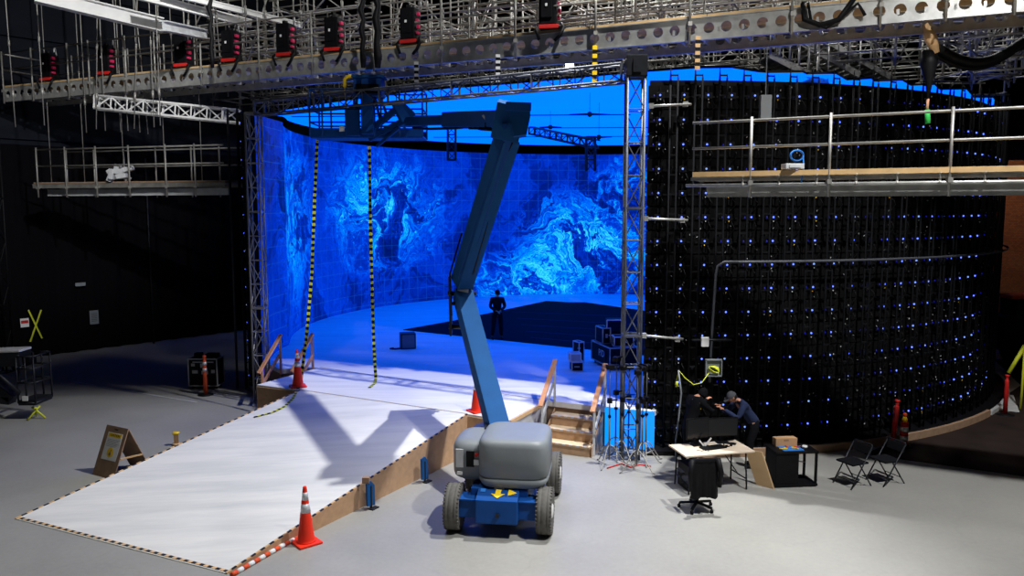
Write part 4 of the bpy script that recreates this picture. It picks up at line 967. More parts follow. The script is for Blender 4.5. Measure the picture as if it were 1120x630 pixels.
b = MB(); a = D(867, 182, 13.8); b.box(a, (0.32, 0.25, 0.09), 0, None, 0.01); b.box(a + V((0, -0.13, 0.0)), (0.2, 0.02, 0.05)); tag(b.build('grey_tray', 'lgrey'), 'small pale tray lying on the plank of the right walkway', 'tray')
b = MB(); a = D(872, 170, 13.7)
for k in range(3): b.path([a + V((0.11 * math.cos(i * PI / 9 + k), 0.02 * k, 0.09 * math.sin(i * PI / 9 + k))) for i in range(19)], 0.012, 6)
b.path([a + V((0.1, 0, 0)), a + V((0.12, 0, -0.2)), a + V((0.08, 0, -0.5))], 0.012, 6)
tag(b.build('coiled_cable', 'bluecable'), 'coil of bright blue cable hanging on the right walkway rail', 'cable')
b = MB(); a = D(837, 118, 16.0); b.box(a, (0.22, 0.14, 0.5), 0, None, 0.02); b.tube(a + V((0, 0, 0.25)), a + V((0, 0, 1.2)), 0.01, 5); tag(b.build('grey_box', 'grey'), 'tall grey junction box hanging near the top of the screen wall', 'box')
LC0, LC1 = D(36, 200, 24.5), D(246, 198, 22.5); ZL = LC0.z
cwl, _, dl_, nl_ = catwalk('left_catwalk', 'small scaffold walkway with rails hanging in the dark left of the stage', LC0, LC1, ZL, 1.0, [0.25, 1.35, 2.5, 3.7, 5.0, 6.0], rails=(0.5, 1.0), holes=False, face_h=0.12, ext_below=0.45, mb='steel2', deckm='plydark')
b = MB(); b.beam(V((LC0.x + 0.3, LC0.y + 0.3, ZL - 0.3)), V((LC1.x, LC1.y + 0.3, ZL - 0.3)), 0.1, 0.2); b.build('lower_beam', 'lgrey', cwl)
for k, x in enumerate((0.2, 1.5, 3.0, 4.5, 5.8)):
    b = MB(); a = V((LC0.x, LC0.y, 0)) + dl_ * x + nl_ * 0.5; b.tube(a + V((0, 0, ZL)), a + V((0, 0, 12.5)), 0.014, 6); b.build('hanger_rod', 'steel2', cwl)
b = MB(); a = D(137, 189, 23.6)
for k in range(9): b.box(a + V((random.uniform(-0.5, 0.5), random.uniform(-0.1, 0.2), random.uniform(-0.12, 0.12))), (0.3, 0.2, 0.14), 0, Matrix.Rotation(k, 3, 'Y'), 0.02)
tag(b.build('bundled_sheeting', 'lgrey'), 'heap of crumpled pale sheeting on the left walkway', 'sheeting')
# ================================================================== OVERHEAD STEELWORK
truss('overhead_truss', 'bright white truss hanging below the left part of the main catwalk', D(106, 112, 23), D(262, 128, 23.5), 0.36, m='white_steel', bay=0.42, rc=0.035, rl=0.022)
for (p, q, w, h, lab) in (((38, -6), (178, 28), 0.28, 0.34, 'bright white steel joist crossing the top left corner'), ((178, 28), (226, 38), 0.22, 0.22, 'grey end piece of the white joist at top left'),
                          ((148, -6), (275, 26), 0.12, 0.18, 'upper white rail running down to the right at top left'), ((176, -10), (330, 28), 0.1, 0.12, 'thin white rail beside the upper white rail at top left')):
    b = MB(); P, Q = D(*p, 20), D(*q, 22)
    b.beam(P + V((0, 0, h / 2)), Q + V((0, 0, h / 2)), w, 0.03); b.beam(P - V((0, 0, h / 2)), Q - V((0, 0, h / 2)), w, 0.03); b.beam(P, Q, 0.03, h)
    tag(b.build('steel_joist', 'white_steel' if 'grey' not in lab else 'lgrey'), lab, 'joist')
# scaffold frames above the volume, one prototype per style, copied
def scaffold(seed, w, dp, h, r=0.024, m='steel2', diag=True):
    rnd = random.Random(seed); t = bpy.data.objects.new('scaffold_tower', None); COL.objects.link(t)
    for x in (0, w):
        for y in (0, dp): b = MB(); b.tube((x, y, 0), (x, y, h), r, 7); b.build('standard', m, t, local=True)
    z = 0.2
    while z < h:
        for p_, q_ in (((-0.15, 0, z), (w + 0.15, 0, z)), ((-0.15, dp, z), (w + 0.15, dp, z)), ((0, -0.1, z + 0.06), (0, dp + 0.1, z + 0.06)), ((w, -0.1, z + 0.06), (w, dp + 0.1, z + 0.06))):
            b = MB(); b.tube(p_, q_, r, 6); b.build('ledger', m, t, local=True)
        z += rnd.choice((0.5, 0.75, 1.0))
    if diag:
        b = MB(); b.tube((0, -0.03, 0.1), (w, -0.03, h * 0.9), r * 0.9, 6); b.build('diagonal_brace', m, t, local=True); b = MB(); b.tube((w, dp + 0.03, 0.1), (0, dp + 0.03, h * 0.8), r * 0.9, 6); b.build('diagonal_brace', m, t, local=True)
    return t
sc = [scaffold(1, 1.8, 1.2, 2.6), scaffold(2, 1.3, 1.3, 3.2), scaffold(3, 2.2, 0.9, 2.0)]
rnd = random.Random(11); used = [False] * 3
cells = []; angC = math.atan2(dC.y, dC.x)
P00 = V((A0.x, A0.y, 0))
for row, (off, z0) in enumerate(((1.75, 9.0), (5.0, 8.75), (6.35, 8.9), (9.0, 9.1), (11.2, 9.3), (13.6, 9.5), (16.0, 9.7))):
    sx = 0.8 + 1.1 * (row % 2)
    while sx < LA - 1.5:
        q = P00 + dC * sx + nC * off; ww = (1.8, 1.3, 2.2)[len(cells) % 3]
        if q.x > -11 and (off > 2 or sx < LA): cells.append((q.x, q.y, z0 + rnd.choice((0, 0, 0.4, 0.9)), row))
        sx += ww + 0.55 + rnd.choice((0, 0, 0.5))
words = {0: 'with level rails and crossed braces', 1: 'tall and narrow with crossed braces', 2: 'low and wide with crossed braces'}
rowname = ('first', 'second', 'third', 'fourth', 'fifth', 'sixth', 'seventh')
for n_, (x, y, z, row) in enumerate(cells):
    k = n_ % 3; g = '%s row of scaffold frames behind the main catwalk, %s' % (rowname[row], words[k]); lab = 'scaffold frame in the %s row behind the main catwalk, %s' % (rowname[row], words[k])
    if not used[k]:
        used[k] = True; o = sc[k]; o.location = (x, y, z); o.rotation_euler = (0, 0, angC); tag(o, lab, 'scaffold', g)
    else: dup(sc[k], (x, y, z), angC, lab, g)
# second and third catwalks behind
for n_, (off, zt, lab) in enumerate(((3.6, 9.75, 'second silver overhead catwalk running parallel behind the main one'), (7.6, 10.3, 'farthest silver overhead catwalk running behind the other two'))):
    q0 = V((A0.x, A0.y, 0)) + nC * off + dC * (4 + 2 * n_); q1 = V((A1.x, A1.y, 0)) + nC * off
    catwalk('rear_catwalk', lab, q0, q1, zt, 1.0, [0.5 + 2.1 * k for k in range(14)], holes=False, face_h=0.3, mb='steel2')
# vertical hanger rods
hr = []
rods = [(12, 21), (44, 20.5), (90, 22.6), (101, 21.5), (111, 22), (128, 22.4), (136, 22), (143, 21.4), (149, 22.5), (158, 23), (165, 21), (172, 20.5), (188, 22), (205, 21), (215, 22.3), (233, 20), (240, 20), (270, 19.5), (292, 20), (330, 20), (375, 19), (395, 20), (430, 18.5), (470, 19), (520, 18), (590, 17.5), (640, 18), (694, 17), (720, 18), (800, 16.5), (845, 16), (905, 15.8), (930, 16), (1005, 15), (1040, 15.5), (1060, 15), (1090, 15), (1110, 15)]
rod = MB(); rod.tube((0, 0, 0), (0, 0, 6), 0.015, 6); rod.tube((0, 0, 0.8), (0, 0, 1.0), 0.035, 8); rod.tube((0, 0, 2.2), (0, 0, 2.35), 0.03, 8)
rodo = None
for i, (px, dd_) in enumerate(rods):
    p = D(px, 60, dd_ + 1.2); zz = 9.3 if px > 180 else 7.4
    left = px < 180
    lab = 'thin steel suspension rod hanging in the dark at upper left' if left else 'thin steel suspension rod hanging among the overhead scaffolding'
    g = 'suspension rods at upper left' if left else 'suspension rods among the scaffolding'
    if rodo is None:
        rodo = rod.build('suspension_rod', 'steel2', None, local=True); o = rodo
    else: o = rodo.copy(); COL.objects.link(o)
    o.location = (p.x, p.y, zz); o.rotation_euler = (random.uniform(-0.02, 0.02), random.choice((0, 0, 0, 0.06, -0.06)) + random.uniform(-0.01, 0.01), 0); tag(o, lab, 'rod', g)
for px, dp, r_, l_, nm in ((232, 20.5, 0.06, 2.2, 'left'), (397, 18.2, 0.07, 1.9, 'middle'), (413, 18.0, 0.09, 2.4, 'thickest')):
    p = D(px, 74, dp); b = MB(); b.path([p + V((0.05 * math.sin(3.0 * k), 0.02, l_ * k / 9)) for k in range(10)], [r_ * (0.7 + 0.4 * math.sin(k * 1.3) ** 2) for k in range(10)], 8); tag(b.build('hanging_cable', 'black'), nm + ' thick black cable bundle dropping onto the left half of the main catwalk', 'cable')
# scaffold stairs upper right
for n_, (pA, pB, dp) in enumerate((((842, 60), (905, 92), 19), ((868, 42), (940, 82), 20.5), ((905, 45), (975, 85), 22))):
    P, Q = D(*pA, dp), D(*pB, dp + 0.6); t = thing('scaffold_stair', ('nearest', 'middle', 'farthest')[n_] + ' sloping metal stair flight in the scaffolding at upper right', 'stairs', tuple(P))
    for off in (0, 0.7):
        b = MB(); b.beam(P + V((0, off, 0)), Q + V((0, off, 0)), 0.04, 0.16); b.build('stringer', 'steel', t)
        b = MB(); b.tube(P + V((0, off, 0.9)), Q + V((0, off, 0.9)), 0.022, 6)
        for k in range(7): a = P.lerp(Q, k / 6) + V((0, off, 0)); b.tube(a, a + V((0, 0, 0.9)), 0.018, 6)
        b.build('handrail', 'steel', t)
    b = MB()
    for k in range(12): a = P.lerp(Q, (k + 0.5) / 12); b.box(a + V((0, 0.35, 0)), (0.2, 0.7, 0.03))
    b.build('treads', 'steel2', t)
# dense far steel at right
for n_, (px, dp) in enumerate(((1030, 23), (1066, 20.5), (1100, 21), (1118, 17.5))):
    p = D(px, 95, dp); dup(sc[n_ % 3], (p.x, p.y, 8.2 + 0.2 * (n_ % 3)), 0.3 * n_, 'grey tube scaffold frame hanging at the far upper right, ' + words[n_ % 3], 'scaffold frames at the far upper right, ' + words[n_ % 3])
# working lamps visible among the steel
for (px, py, dp, lab) in ((623, 72, 21.5, 'small bright white lamp glaring under the main catwalk above the opening'), (963, 38, 18.5, 'bright white lamp glaring under the catwalk at upper right')):
    p = D(px, py, dp); t = thing('work_lamp', lab, 'lamp', tuple(p))
    b = MB(); b.box(p + V((0, 0.08, 0.02)), (0.3, 0.12, 0.2), 0, None, 0.02); b.tube(p + V((0, 0.1, 0.1)), p + V((0, 0.1, 0.5)), 0.015, 6); b.build('housing', 'dark_steel', t)
    b = MB(); b.box(p, (0.2, 0.03, 0.12), 0, None, 0.01); b.build('lens', 'lamp', t)
# ================================================================== PEOPLE
def skin_mesh(nodes, edges, root, lv=1):
    keys = list(nodes); me = bpy.data.meshes.new('tmp'); me.from_pydata([nodes[k][0] for k in keys], [(keys.index(a), keys.index(b)) for a, b in edges], [])
    o = bpy.data.objects.new('tmp', me); COL.objects.link(o); md = o.modifiers.new('s', 'SKIN'); md.use_smooth_shade = True
    for i, k in enumerate(keys):
        sv = me.skin_vertices[0].data[i]; r = nodes[k][1]; sv.radius = (r if isinstance(r, tuple) else (r, r)); sv.use_root = (k == root)
    sb = o.modifiers.new('b', 'SUBSURF'); sb.levels = lv; sb.render_levels = lv
    bpy.context.view_layer.update()
    out = bpy.data.meshes.new_from_object(o.evaluated_get(bpy.context.evaluated_depsgraph_get())); bpy.data.objects.remove(o)
    return out
def add_me(b, me, mi=0):
    b.add([v.co.copy() for v in me.vertices], [list(p.vertices) for p in me.polygons], mi, True)
def person(label, loc, rz, J, shirt, trouser, capm, hood=False):
    """J: joint name -> local position; the figure faces -y locally"""
    t = thing('person', label, 'person', tuple(loc), None, rz)
    J = {k: V(p) for k, p in J.items()}
    N = {'pel': (J['pel'], (0.11, 0.085)), 'spi': (J['pel'].lerp(J['neck'], 0.45), (0.11, 0.08)), 'che': (J['pel'].lerp(J['neck'], 0.8), (0.15, 0.095)), 'neck': (J['neck'], 0.055), 'hb': (J['neck'].lerp(J['head'], 0.5), 0.05)}
    E = [('pel', 'spi'), ('spi', 'che'), ('che', 'neck'), ('neck', 'hb')]
    for s in 'lr':
        N['sh' + s] = (J['sh' + s], 0.055); N['el' + s] = (J['el' + s], 0.04); N['wr' + s] = (J['wr' + s], 0.026)
        N['hip' + s] = (J['hip' + s], 0.085); N['kn' + s] = (J['kn' + s], 0.06); N['an' + s] = (J['an' + s], 0.04)
        E += [('che', 'sh' + s), ('sh' + s, 'el' + s), ('el' + s, 'wr' + s), ('pel', 'hip' + s), ('hip' + s, 'kn' + s), ('kn' + s, 'an' + s)]
    b = MB(); add_me(b, skin_mesh(N, E, 'pel'))
    # head
    hc = J['head']; look = (J['look'] - hc).normalized(); up = (hc - J['neck']).normalized(); up = (up - look * up.dot(look)).normalized(); sd = look.cross(up)
    o0 = len(b.v); b.ball((0, 0, 0), 1.0, 0, (0.075, 0.095, 0.118), 18); mt = Matrix((sd, look, up)).transposed()
    for i in range(o0, len(b.v)):
        p = b.v[i]; jaw = 1 - 0.28 * max(0, -p.z / 0.118) ; b.v[i] = hc + mt @ V((p.x * jaw, p.y * jaw, p.z))
    b.tube(hc + look * 0.088 + up * 0.012, hc + look * 0.112 - up * 0.02, 0.008, 6, 0, 0.014)
    for s_ in (-1, 1): b.ball(hc + sd * 0.075 * s_ - up * 0.005, 0.02, 0, (0.5, 1, 1.4), 8)
    # hands
    for s in 'lr':
        w, e = J['wr' + s], J['el' + s]; d = (w - e).normalized(); c = w + d * 0.05; side = d.cross(V((0, 0, 1))).normalized(); nn = side.cross(d)
        HN = {'w': (w, (0.024, 0.02)), 'p': (w + d * 0.05, (0.03, 0.016)), 'q': (w + d * 0.085, (0.032, 0.014))}; HE = [('w', 'p'), ('p', 'q')]
        for k, (off, ln) in enumerate(((-0.03, 0.06), (-0.01, 0.075), (0.01, 0.07), (0.03, 0.055))):
            a = w + d * 0.09 + side * off; m1 = a + d * ln * 0.5 - nn * 0.01; m2 = a + d * ln * 0.85 - nn * 0.035
            b.path([a - d * 0.02, m1, m2], [0.009, 0.0085, 0.007], 6)
        b.path([w + d * 0.03 - side * 0.02, w + d * 0.055 - side * 0.05 - nn * 0.01, w + d * 0.085 - side * 0.055 - nn * 0.02], [0.011, 0.01, 0.008], 6)
        add_me(b, skin_mesh(HN, HE, 'w'))
    b.build('body', 'skin', t, local=True)
    for s_ in (-1, 1):
        bb = MB(); bb.ball(hc + look * 0.083 + sd * 0.03 * s_ + up * 0.015, 0.012, 0, n=8); bb.build('eye', 'black', t, local=True)
    bb = MB(); bb.beam(hc + look * 0.088 - up * 0.055 - sd * 0.02, hc + look * 0.088 - up * 0.055 + sd * 0.02, 0.008, 0.008); bb.build('mouth', 'pink', t, local=True)
    g = 0.018
    NS = {'pel': (J['pel'] - (J['neck'] - J['pel']) * 0.16, (0.165, 0.14)), 'spi': (N['spi'][0], (0.15, 0.115)), 'che': (N['che'][0], (0.17, 0.12)), 'neck': (J['neck'], 0.07)}
    ES = [('pel', 'spi'), ('spi', 'che'), ('che', 'neck')]
    for s in 'lr':
        NS['sh' + s] = (J['sh' + s], 0.078); NS['el' + s] = (J['el' + s], 0.058); NS['wr' + s] = (J['wr' + s], 0.042); ES += [('che', 'sh' + s), ('sh' + s, 'el' + s), ('el' + s, 'wr' + s)]
    b = MB(); add_me(b, skin_mesh(NS, ES, 'pel')); b.build('jacket', shirt, t, local=True)
    NT = {'pel': (J['pel'], (0.155, 0.13)), 'wst': (J['pel'].lerp(J['neck'], 0.2), (0.14, 0.115))}; ET = [('pel', 'wst')]
    for s in 'lr':
        NT['hip' + s] = (J['hip' + s], 0.105); NT['kn' + s] = (J['kn' + s], 0.078); NT['an' + s] = (J['an' + s] + V((0, 0, 0.02)), 0.062); ET += [('pel', 'hip' + s), ('hip' + s, 'kn' + s), ('kn' + s, 'an' + s)]
    b = MB(); add_me(b, skin_mesh(NT, ET, 'pel')); b.build('trousers', trouser, t, local=True)
    for s in 'lr':
        a = J['an' + s]; b = MB(); f = V((0, -1, 0)); b.path([V((a.x, a.y + 0.06, 0.045)), V((a.x, a.y, 0.05)), V((a.x, a.y - 0.1, 0.04)), V((a.x, a.y - 0.19, 0.032))], [0.038, 0.048, 0.044, 0.028], 10); b.build('shoe', 'black', t, local=True)
    if capm:
        b = MB(); o0 = len(b.v); b.ball((0, 0, 0), 1.0, 0, (0.09, 0.11, 0.13), 18)
        keep = []
        for i in range(len(b.v)):
            p = b.v[i]; z = max(p.z, 0.02); b.v[i] = hc + mt @ V((p.x, p.y, z if not hood else max(p.z, -0.07)))
        if not hood: b.plate([hc + mt @ V(q) for q in ((-0.065, 0.085, 0.028), (0.065, 0.085, 0.028), (0.05, 0.17, 0.012), (0, 0.185, 0.01), (-0.05, 0.17, 0.012))], mt @ V((0, 0, 1)), 0.01)
        b.build('cap' if not hood else 'hood', capm, t, local=True)
    b = MB(); b.ball((0, 0, 0), 1.0, 0, (0.082, 0.092, 0.119), 16)
    for i in range(len(b.v)):
        p = b.v[i]; y = min(p.y, 0.015); b.v[i] = hc + mt @ V((p.x, y - 0.015, max(p.z, -0.05) + 0.004))
    b.build('hair', 'hair', t, local=True)
    return t
J3 = dict(pel=(0, 0.02, 0.90), neck=(0, 0.0, 1.40), head=(0, -0.03, 1.53), look=(0.05, -1, 1.2), shl=(0.18, 0, 1.33), shr=(-0.18, 0, 1.33), ell=(0.25, -0.04, 1.08), elr=(-0.25, -0.04, 1.08), wrl=(0.08, -0.22, 0.98), wrr=(-0.06, -0.23, 0.97),
          hipl=(0.09, 0.02, 0.84), hipr=(-0.09, 0.02, 0.84), knl=(0.12, -0.01, 0.47), knr=(-0.13, -0.01, 0.47), anl=(0.14, 0.02, 0.08), anr=(-0.17, 0.02, 0.08))
pp = G(544, 371, HS); person('person in black clothes and cap standing on the blue stage, hands held in front', (pp.x, pp.y, HS), R_(10), J3, 'black', 'blackfab', 'black')
# right person at the screen wall, bent towards the left, seen from the side (faces -x)
J2 = dict(pel=(0, 0.12, 0.92), neck=(0, -0.22, 1.36), head=(0, -0.36, 1.44), look=(0.0, -1.0, 1.0), shl=(0.17, -0.18, 1.32), shr=(-0.17, -0.18, 1.32), ell=(0.2, -0.32, 1.06), elr=(-0.22, -0.36, 1.08), wrl=(0.08, -0.56, 1.22), wrr=(-0.10, -0.57, 1.24),
          hipl=(0.09, 0.12, 0.86), hipr=(-0.09, 0.12, 0.86), knl=(0.1, -0.02, 0.47), knr=(-0.12, 0.04, 0.47), anl=(0.11, 0.1, 0.08), anr=(-0.13, 0.22, 0.08))
pp = D(818, 470, 15.35); person('person in navy jacket and grey cap bending over behind the desk monitors', (pp.x, pp.y, 0), R_(-80), J2, 'navy', 'blackfab', 'cap')
J1 = dict(pel=(0, 0.02, 0.92), neck=(0, -0.16, 1.42), head=(0, -0.30, 1.46), look=(0.0, -1.0, 0.9), shl=(0.18, -0.1, 1.36), shr=(-0.18, -0.1, 1.36), ell=(0.26, -0.28, 1.2), elr=(-0.3, -0.2, 1.24), wrl=(0.34, -0.52, 1.26), wrr=(-0.50, -0.30, 1.25),
          hipl=(0.09, 0.02, 0.86), hipr=(-0.09, 0.02, 0.86), knl=(0.11, -0.02, 0.47), knr=(-0.11, -0.02, 0.47), anl=(0.13, 0.06, 0.08), anr=(-0.13, 0.02, 0.08))
J1['ell'] = (0.12, -0.34, 1.2); J1['wrl'] = (0.2, -0.6, 1.27); J1['elr'] = (-0.26, -0.32, 1.15); J1['wrr'] = (-0.16, -0.56, 1.2)
pp = D(755, 470, 15.35); person('person in black hooded top leaning into the back of the screen wall left of monitors', (pp.x, pp.y, 0), R_(118), J1, 'blackfab', 'blackfab', 'blackfab', True)

# ================================================================== DESK AREA
ta = R_(13.5); TC = V((3.70, 14.22, 0)); tR = Matrix.Translation(TC) @ Matrix.Rotation(ta, 4, 'Z')
def loc_(p): return tR @ V(p)
desk = thing('folding_table', 'pale-topped folding table with dark metal legs in front of the screen wall', 'table', tuple(TC))
b = MB(); b.box((0, 0, 0.73), (1.38, 0.72, 0.03), 0, None, 0.008); b.xf(tR); b.build('tabletop', 'tablewood', desk)
for sx in (-1, 1):
    for sy in (-1, 1): b = MB(); b.tube((sx * 0.56, sy * 0.26, 0.715), (sx * 0.58, sy * 0.29, 0.0), 0.016, 8); b.xf(tR); b.build('leg', 'dark_steel', desk)
    b = MB(); b.tube((sx * 0.57, -0.27, 0.2), (sx * 0.57, 0.27, 0.2), 0.012, 8); b.tube((sx * 0.565, 0, 0.2), (sx * 0.2, 0, 0.71), 0.01, 6); b.xf(tR); b.build('cross_brace', 'dark_steel', desk)
def mon(px, name_lab, lx, ly, rz, w=0.56, h=0.34):
    p = loc_((lx, ly, 0.745)); t = thing('monitor', name_lab, 'monitor', tuple(p)); m = Matrix.Translation(p) @ Matrix.Rotation(ta + rz, 4, 'Z')
    b = MB(); b.box((0, 0, 0.12 + h / 2), (w, 0.04, h), 0, None, 0.008); b.xf(m); b.build('housing', 'black', t)
    b = MB(); b.box((0, -0.022, 0.12 + h / 2), (w - 0.03, 0.004, h - 0.03)); b.xf(m); b.build('screen', 'glassdark', t)
    b = MB(); b.box((0, 0.03, 0.14), (0.06, 0.03, 0.26)); b.box((0, 0.0, 0.008), (0.24, 0.18, 0.014), 0, None, 0.005); b.xf(m); b.build('stand', 'black', t)
mon(0, 'black monitor at the left rear of the pale table', -0.18, 0.22, 0.12, 0.48, 0.40); mon(0, 'wide black monitor at the middle rear of the pale table', 0.36, 0.26, -0.08, 0.60, 0.36)
b = MB(); m = tR @ Matrix.Translation((0.02, -0.03, 0.747)); b.box((0, 0, 0.012), (0.48, 0.2, 0.022), 0, Matrix.Rotation(0.15, 3, 'Z'), 0.006); b.xf(m); tag(b.build('keyboard', 'black'), 'black keyboard in the middle of the pale table', 'keyboard')
p = loc_((-0.1, 0.06, 0.747)); t = thing('tablet_stand', 'small angled stand with pale arms between keyboard and monitors', 'stand', tuple(p))
b = MB(); b.box(p + V((0, 0, 0.01)), (0.16, 0.14, 0.02)); b.build('base', 'black', t)
b = MB(); b.beam(p + V((0, 0, 0.02)), p + V((0.12, 0.02, 0.17)), 0.03, 0.02); b.beam(p + V((-0.02, 0, 0.02)), p + V((-0.1, 0.02, 0.12)), 0.03, 0.02); b.build('arm', 'white', t)
b = MB(); p = loc_((0.34, 0.02, 0.755)); b.path([p + V((0.07 * math.cos(a), 0.05 * math.sin(a), 0.03 * (math.sin(a) > 0))) for a in [k * PI / 8 for k in range(14)]], 0.01, 6); b.ball(p + V((0.07, 0, 0.01)), 0.03, 0, (1, 1, 0.7), 8); b.ball(p + V((-0.03, -0.06, 0.01)), 0.03, 0, (1, 1, 0.7), 8); tag(b.build('headset', 'black'), 'black headset lying at the right end of the pale table', 'headset')
b = MB(); p = loc_((-0.35, -0.12, 0.75)); b.path([p + V((0.04 * k, 0.03 * math.sin(2.2 * k), 0.004)) for k in range(7)], 0.006, 6); tag(b.build('thin_cable', 'steel2'), 'thin grey cable tangled at the left end of the pale table', 'cable')
b = MB(); p = loc_((0.46, 0.12, 0.75)); b.box(p + V((0, 0, 0.012)), (0.2, 0.09, 0.02), 0, Matrix.Rotation(-0.5, 3, 'Z'), 0.004); tag(b.build('phone', 'black'), 'small black handset at the far right corner of the pale table', 'phone')
b = MB(); p = loc_((-0.42, 0.05, 0)); b.box(p + V((0, 0, 0.24)), (0.22, 0.46, 0.46), 0, Matrix.Rotation(ta, 3, 'Z'), 0.01); b.box(p + V((0.02, -0.24, 0.3)), (0.12, 0.01, 0.02), 1, Matrix.Rotation(ta, 3, 'Z')); tag(b.build('computer_tower', ['black', 'lgrey']), 'black computer tower on the floor under the left end of the table', 'computer')
# office chair
p = G(762, 556, 0); oc = thing('office_chair', 'black wheeled office chair with a jacket over its back in front of the table', 'office chair', tuple(p))
fr = Matrix.Translation(p) @ Matrix.Rotation(R_(8), 4, 'Z')
for k in range(5):
    a = 2 * PI * k / 5 + 0.3; b = MB(); e = V((0.3 * math.cos(a), 0.3 * math.sin(a), 0.085)); b.beam(V((0, 0, 0.12)), e, 0.05, 0.035, ch=0.01); b.xf(fr); lg = b.build('leg', 'black', oc)
    b = MB(); b.tube(e + V((-0.02, 0, -0.055)), e + V((0.02, 0, -0.055)), 0.03, 10); b.tube(e, e + V((0, 0, -0.05)), 0.01, 6); b.xf(fr); b.build('caster', 'black', lg)
b = MB(); b.tube((0, 0, 0.1), (0, 0, 0.42), 0.03, 10); b.tube((0, 0, 0.25), (0, 0, 0.4), 0.045, 10); b.xf(fr); b.build('gas_column', 'black', oc)
b = MB(); b.box((0, 0.02, 0.47), (0.48, 0.46, 0.08), 0, None, 0.035); b.xf(fr); b.build('seat', 'blackfab', oc)
b = MB(); b.beam((0, -0.2, 0.42), (0, -0.29, 0.65), 0.07, 0.03); b.box((0, -0.28, 0.76), (0.46, 0.06, 0.46), 0, Matrix.Rotation(0.12, 3, 'X'), 0.028); b.xf(fr); b.build('backrest', 'blackfab', oc)
for sx in (-1, 1): b = MB(); b.path([(sx * 0.2, 0.02, 0.44), (sx * 0.29, 0.02, 0.46), (sx * 0.3, 0.0, 0.62), (sx * 0.29, -0.02, 0.66)], 0.016, 8); b.box((sx * 0.29, 0.03, 0.675), (0.06, 0.26, 0.03), 0, None, 0.012); b.xf(fr); b.build('armrest', 'black', oc)
b = MB(); n1, n2 = 14, 10; o = 0; vs = []; fs = []
for i in range(n1 + 1):
    for j in range(n2 + 1):
        u = i / n1 - 0.5; v = j / n2; z = 0.96 - 0.62 * v - 0.04 * abs(math.sin(5 * u)) * v; vs.append((u * (0.44 + 0.04 * v), -0.325 - 0.035 * math.sin(u * 19 + 1) * v - 0.03 * v, z))
for i in range(n1):
    for j in range(n2): a = i * (n2 + 1) + j; fs.append((a, a + 1, a + n2 + 2, a + n2 + 1))
b.add(vs, fs, 0, True); b.add([(x, y + 0.018, z) for x, y, z in vs], [f[::-1] for f in fs], 0, True); b.box((0, -0.29, 0.95), (0.43, 0.1, 0.05), 0, None, 0.02); b.path([(0.22, -0.33, 0.98), (0.27, -0.36, 0.75), (0.25, -0.37, 0.5)], [0.05, 0.05, 0.035], 8); b.path([(-0.22, -0.33, 0.98), (-0.27, -0.36, 0.75), (-0.26, -0.37, 0.46)], [0.05, 0.045, 0.035], 8)
b.xf(fr); tag(b.build('draped_jacket', 'black'), 'black jacket draped over the back of the office chair', 'jacket')
# folding chairs
def fold_chair(p, rz, label):
    t = thing('folding_chair', label, 'folding chair', tuple(p), 'folding chairs right of the desk'); m = Matrix.Translation(p) @ Matrix.Rotation(rz, 4, 'Z')
    def mk(nm, fn, mt='dark_steel'): b = MB(); fn(b); b.xf(m); return b.build(nm, mt, t)
    mk('seat', lambda b: b.box((0, 0, 0.45), (0.40, 0.40, 0.035), 0, None, 0.014), 'blackfab')
    mk('backrest', lambda b: b.box((0, 0.245, 0.68), (0.40, 0.025, 0.17), 0, Matrix.Rotation(-0.12, 3, 'X'), 0.011), 'blackfab')
    for sx in (-1, 1):
        mk('front_leg', lambda b: b.tube((sx * 0.215, 0.26, 0.76), (sx * 0.215, -0.24, 0.0), 0.013, 8)); mk('rear_leg', lambda b: b.tube((sx * 0.195, -0.02, 0.44), (sx * 0.195, 0.29, 0.0), 0.013, 8))
    mk('stretcher', lambda b: b.tube((-0.215, -0.16, 0.13), (0.215, -0.16, 0.13), 0.009, 6)); mk('stretcher', lambda b: b.tube((-0.195, 0.2, 0.13), (0.195, 0.2, 0.13), 0.009, 6))
    mk('top_rail', lambda b: b.path([(-0.215, 0.26, 0.76), (-0.19, 0.265, 0.79), (0.19, 0.265, 0.79), (0.215, 0.26, 0.76)], 0.013, 8))
    return t
fold_chair(G(931, 530, 0), R_(-66), 'black padded folding chair nearer the desk, left of the pair'); fold_chair(G(967, 527, 0), R_(-70), 'black padded folding chair farther from the desk, right of the pair')
# tool cart
p = G(862, 528, 0); ct = thing('tool_cart', 'black equipment cart with open right end and tools on its blue top', 'cart', tuple(p)); cr = R_(6); m = Matrix.Translation(p) @ Matrix.Rotation(cr, 4, 'Z')
def cm(nm, mt, fn): b = MB(); fn(b); b.xf(m); return b.build(nm, mt, ct)
cm('cabinet', 'black', lambda b: b.box((-0.14, 0, 0.33), (0.44, 0.48, 0.6), 0, None, 0.01)); cm('top', 'black', lambda b: b.box((0.04, 0, 0.66), (0.82, 0.52, 0.04), 0, None, 0.008)); cm('top_mat', 'bluecable', lambda b: b.box((0.0, -0.05, 0.684), (0.4, 0.3, 0.008)))
for sy in (-1, 1): cm('post', 'black', lambda b: b.beam((0.42, sy * 0.23, 0.03), (0.42, sy * 0.23, 0.65), 0.04, 0.04))
cm('lower_shelf', 'black', lambda b: b.box((0.04, 0, 0.04), (0.82, 0.52, 0.04))); cm('side_bar', 'steel2', lambda b: b.tube((0.1, 0.2, 0.38), (0.42, 0.2, 0.32), 0.012, 6))
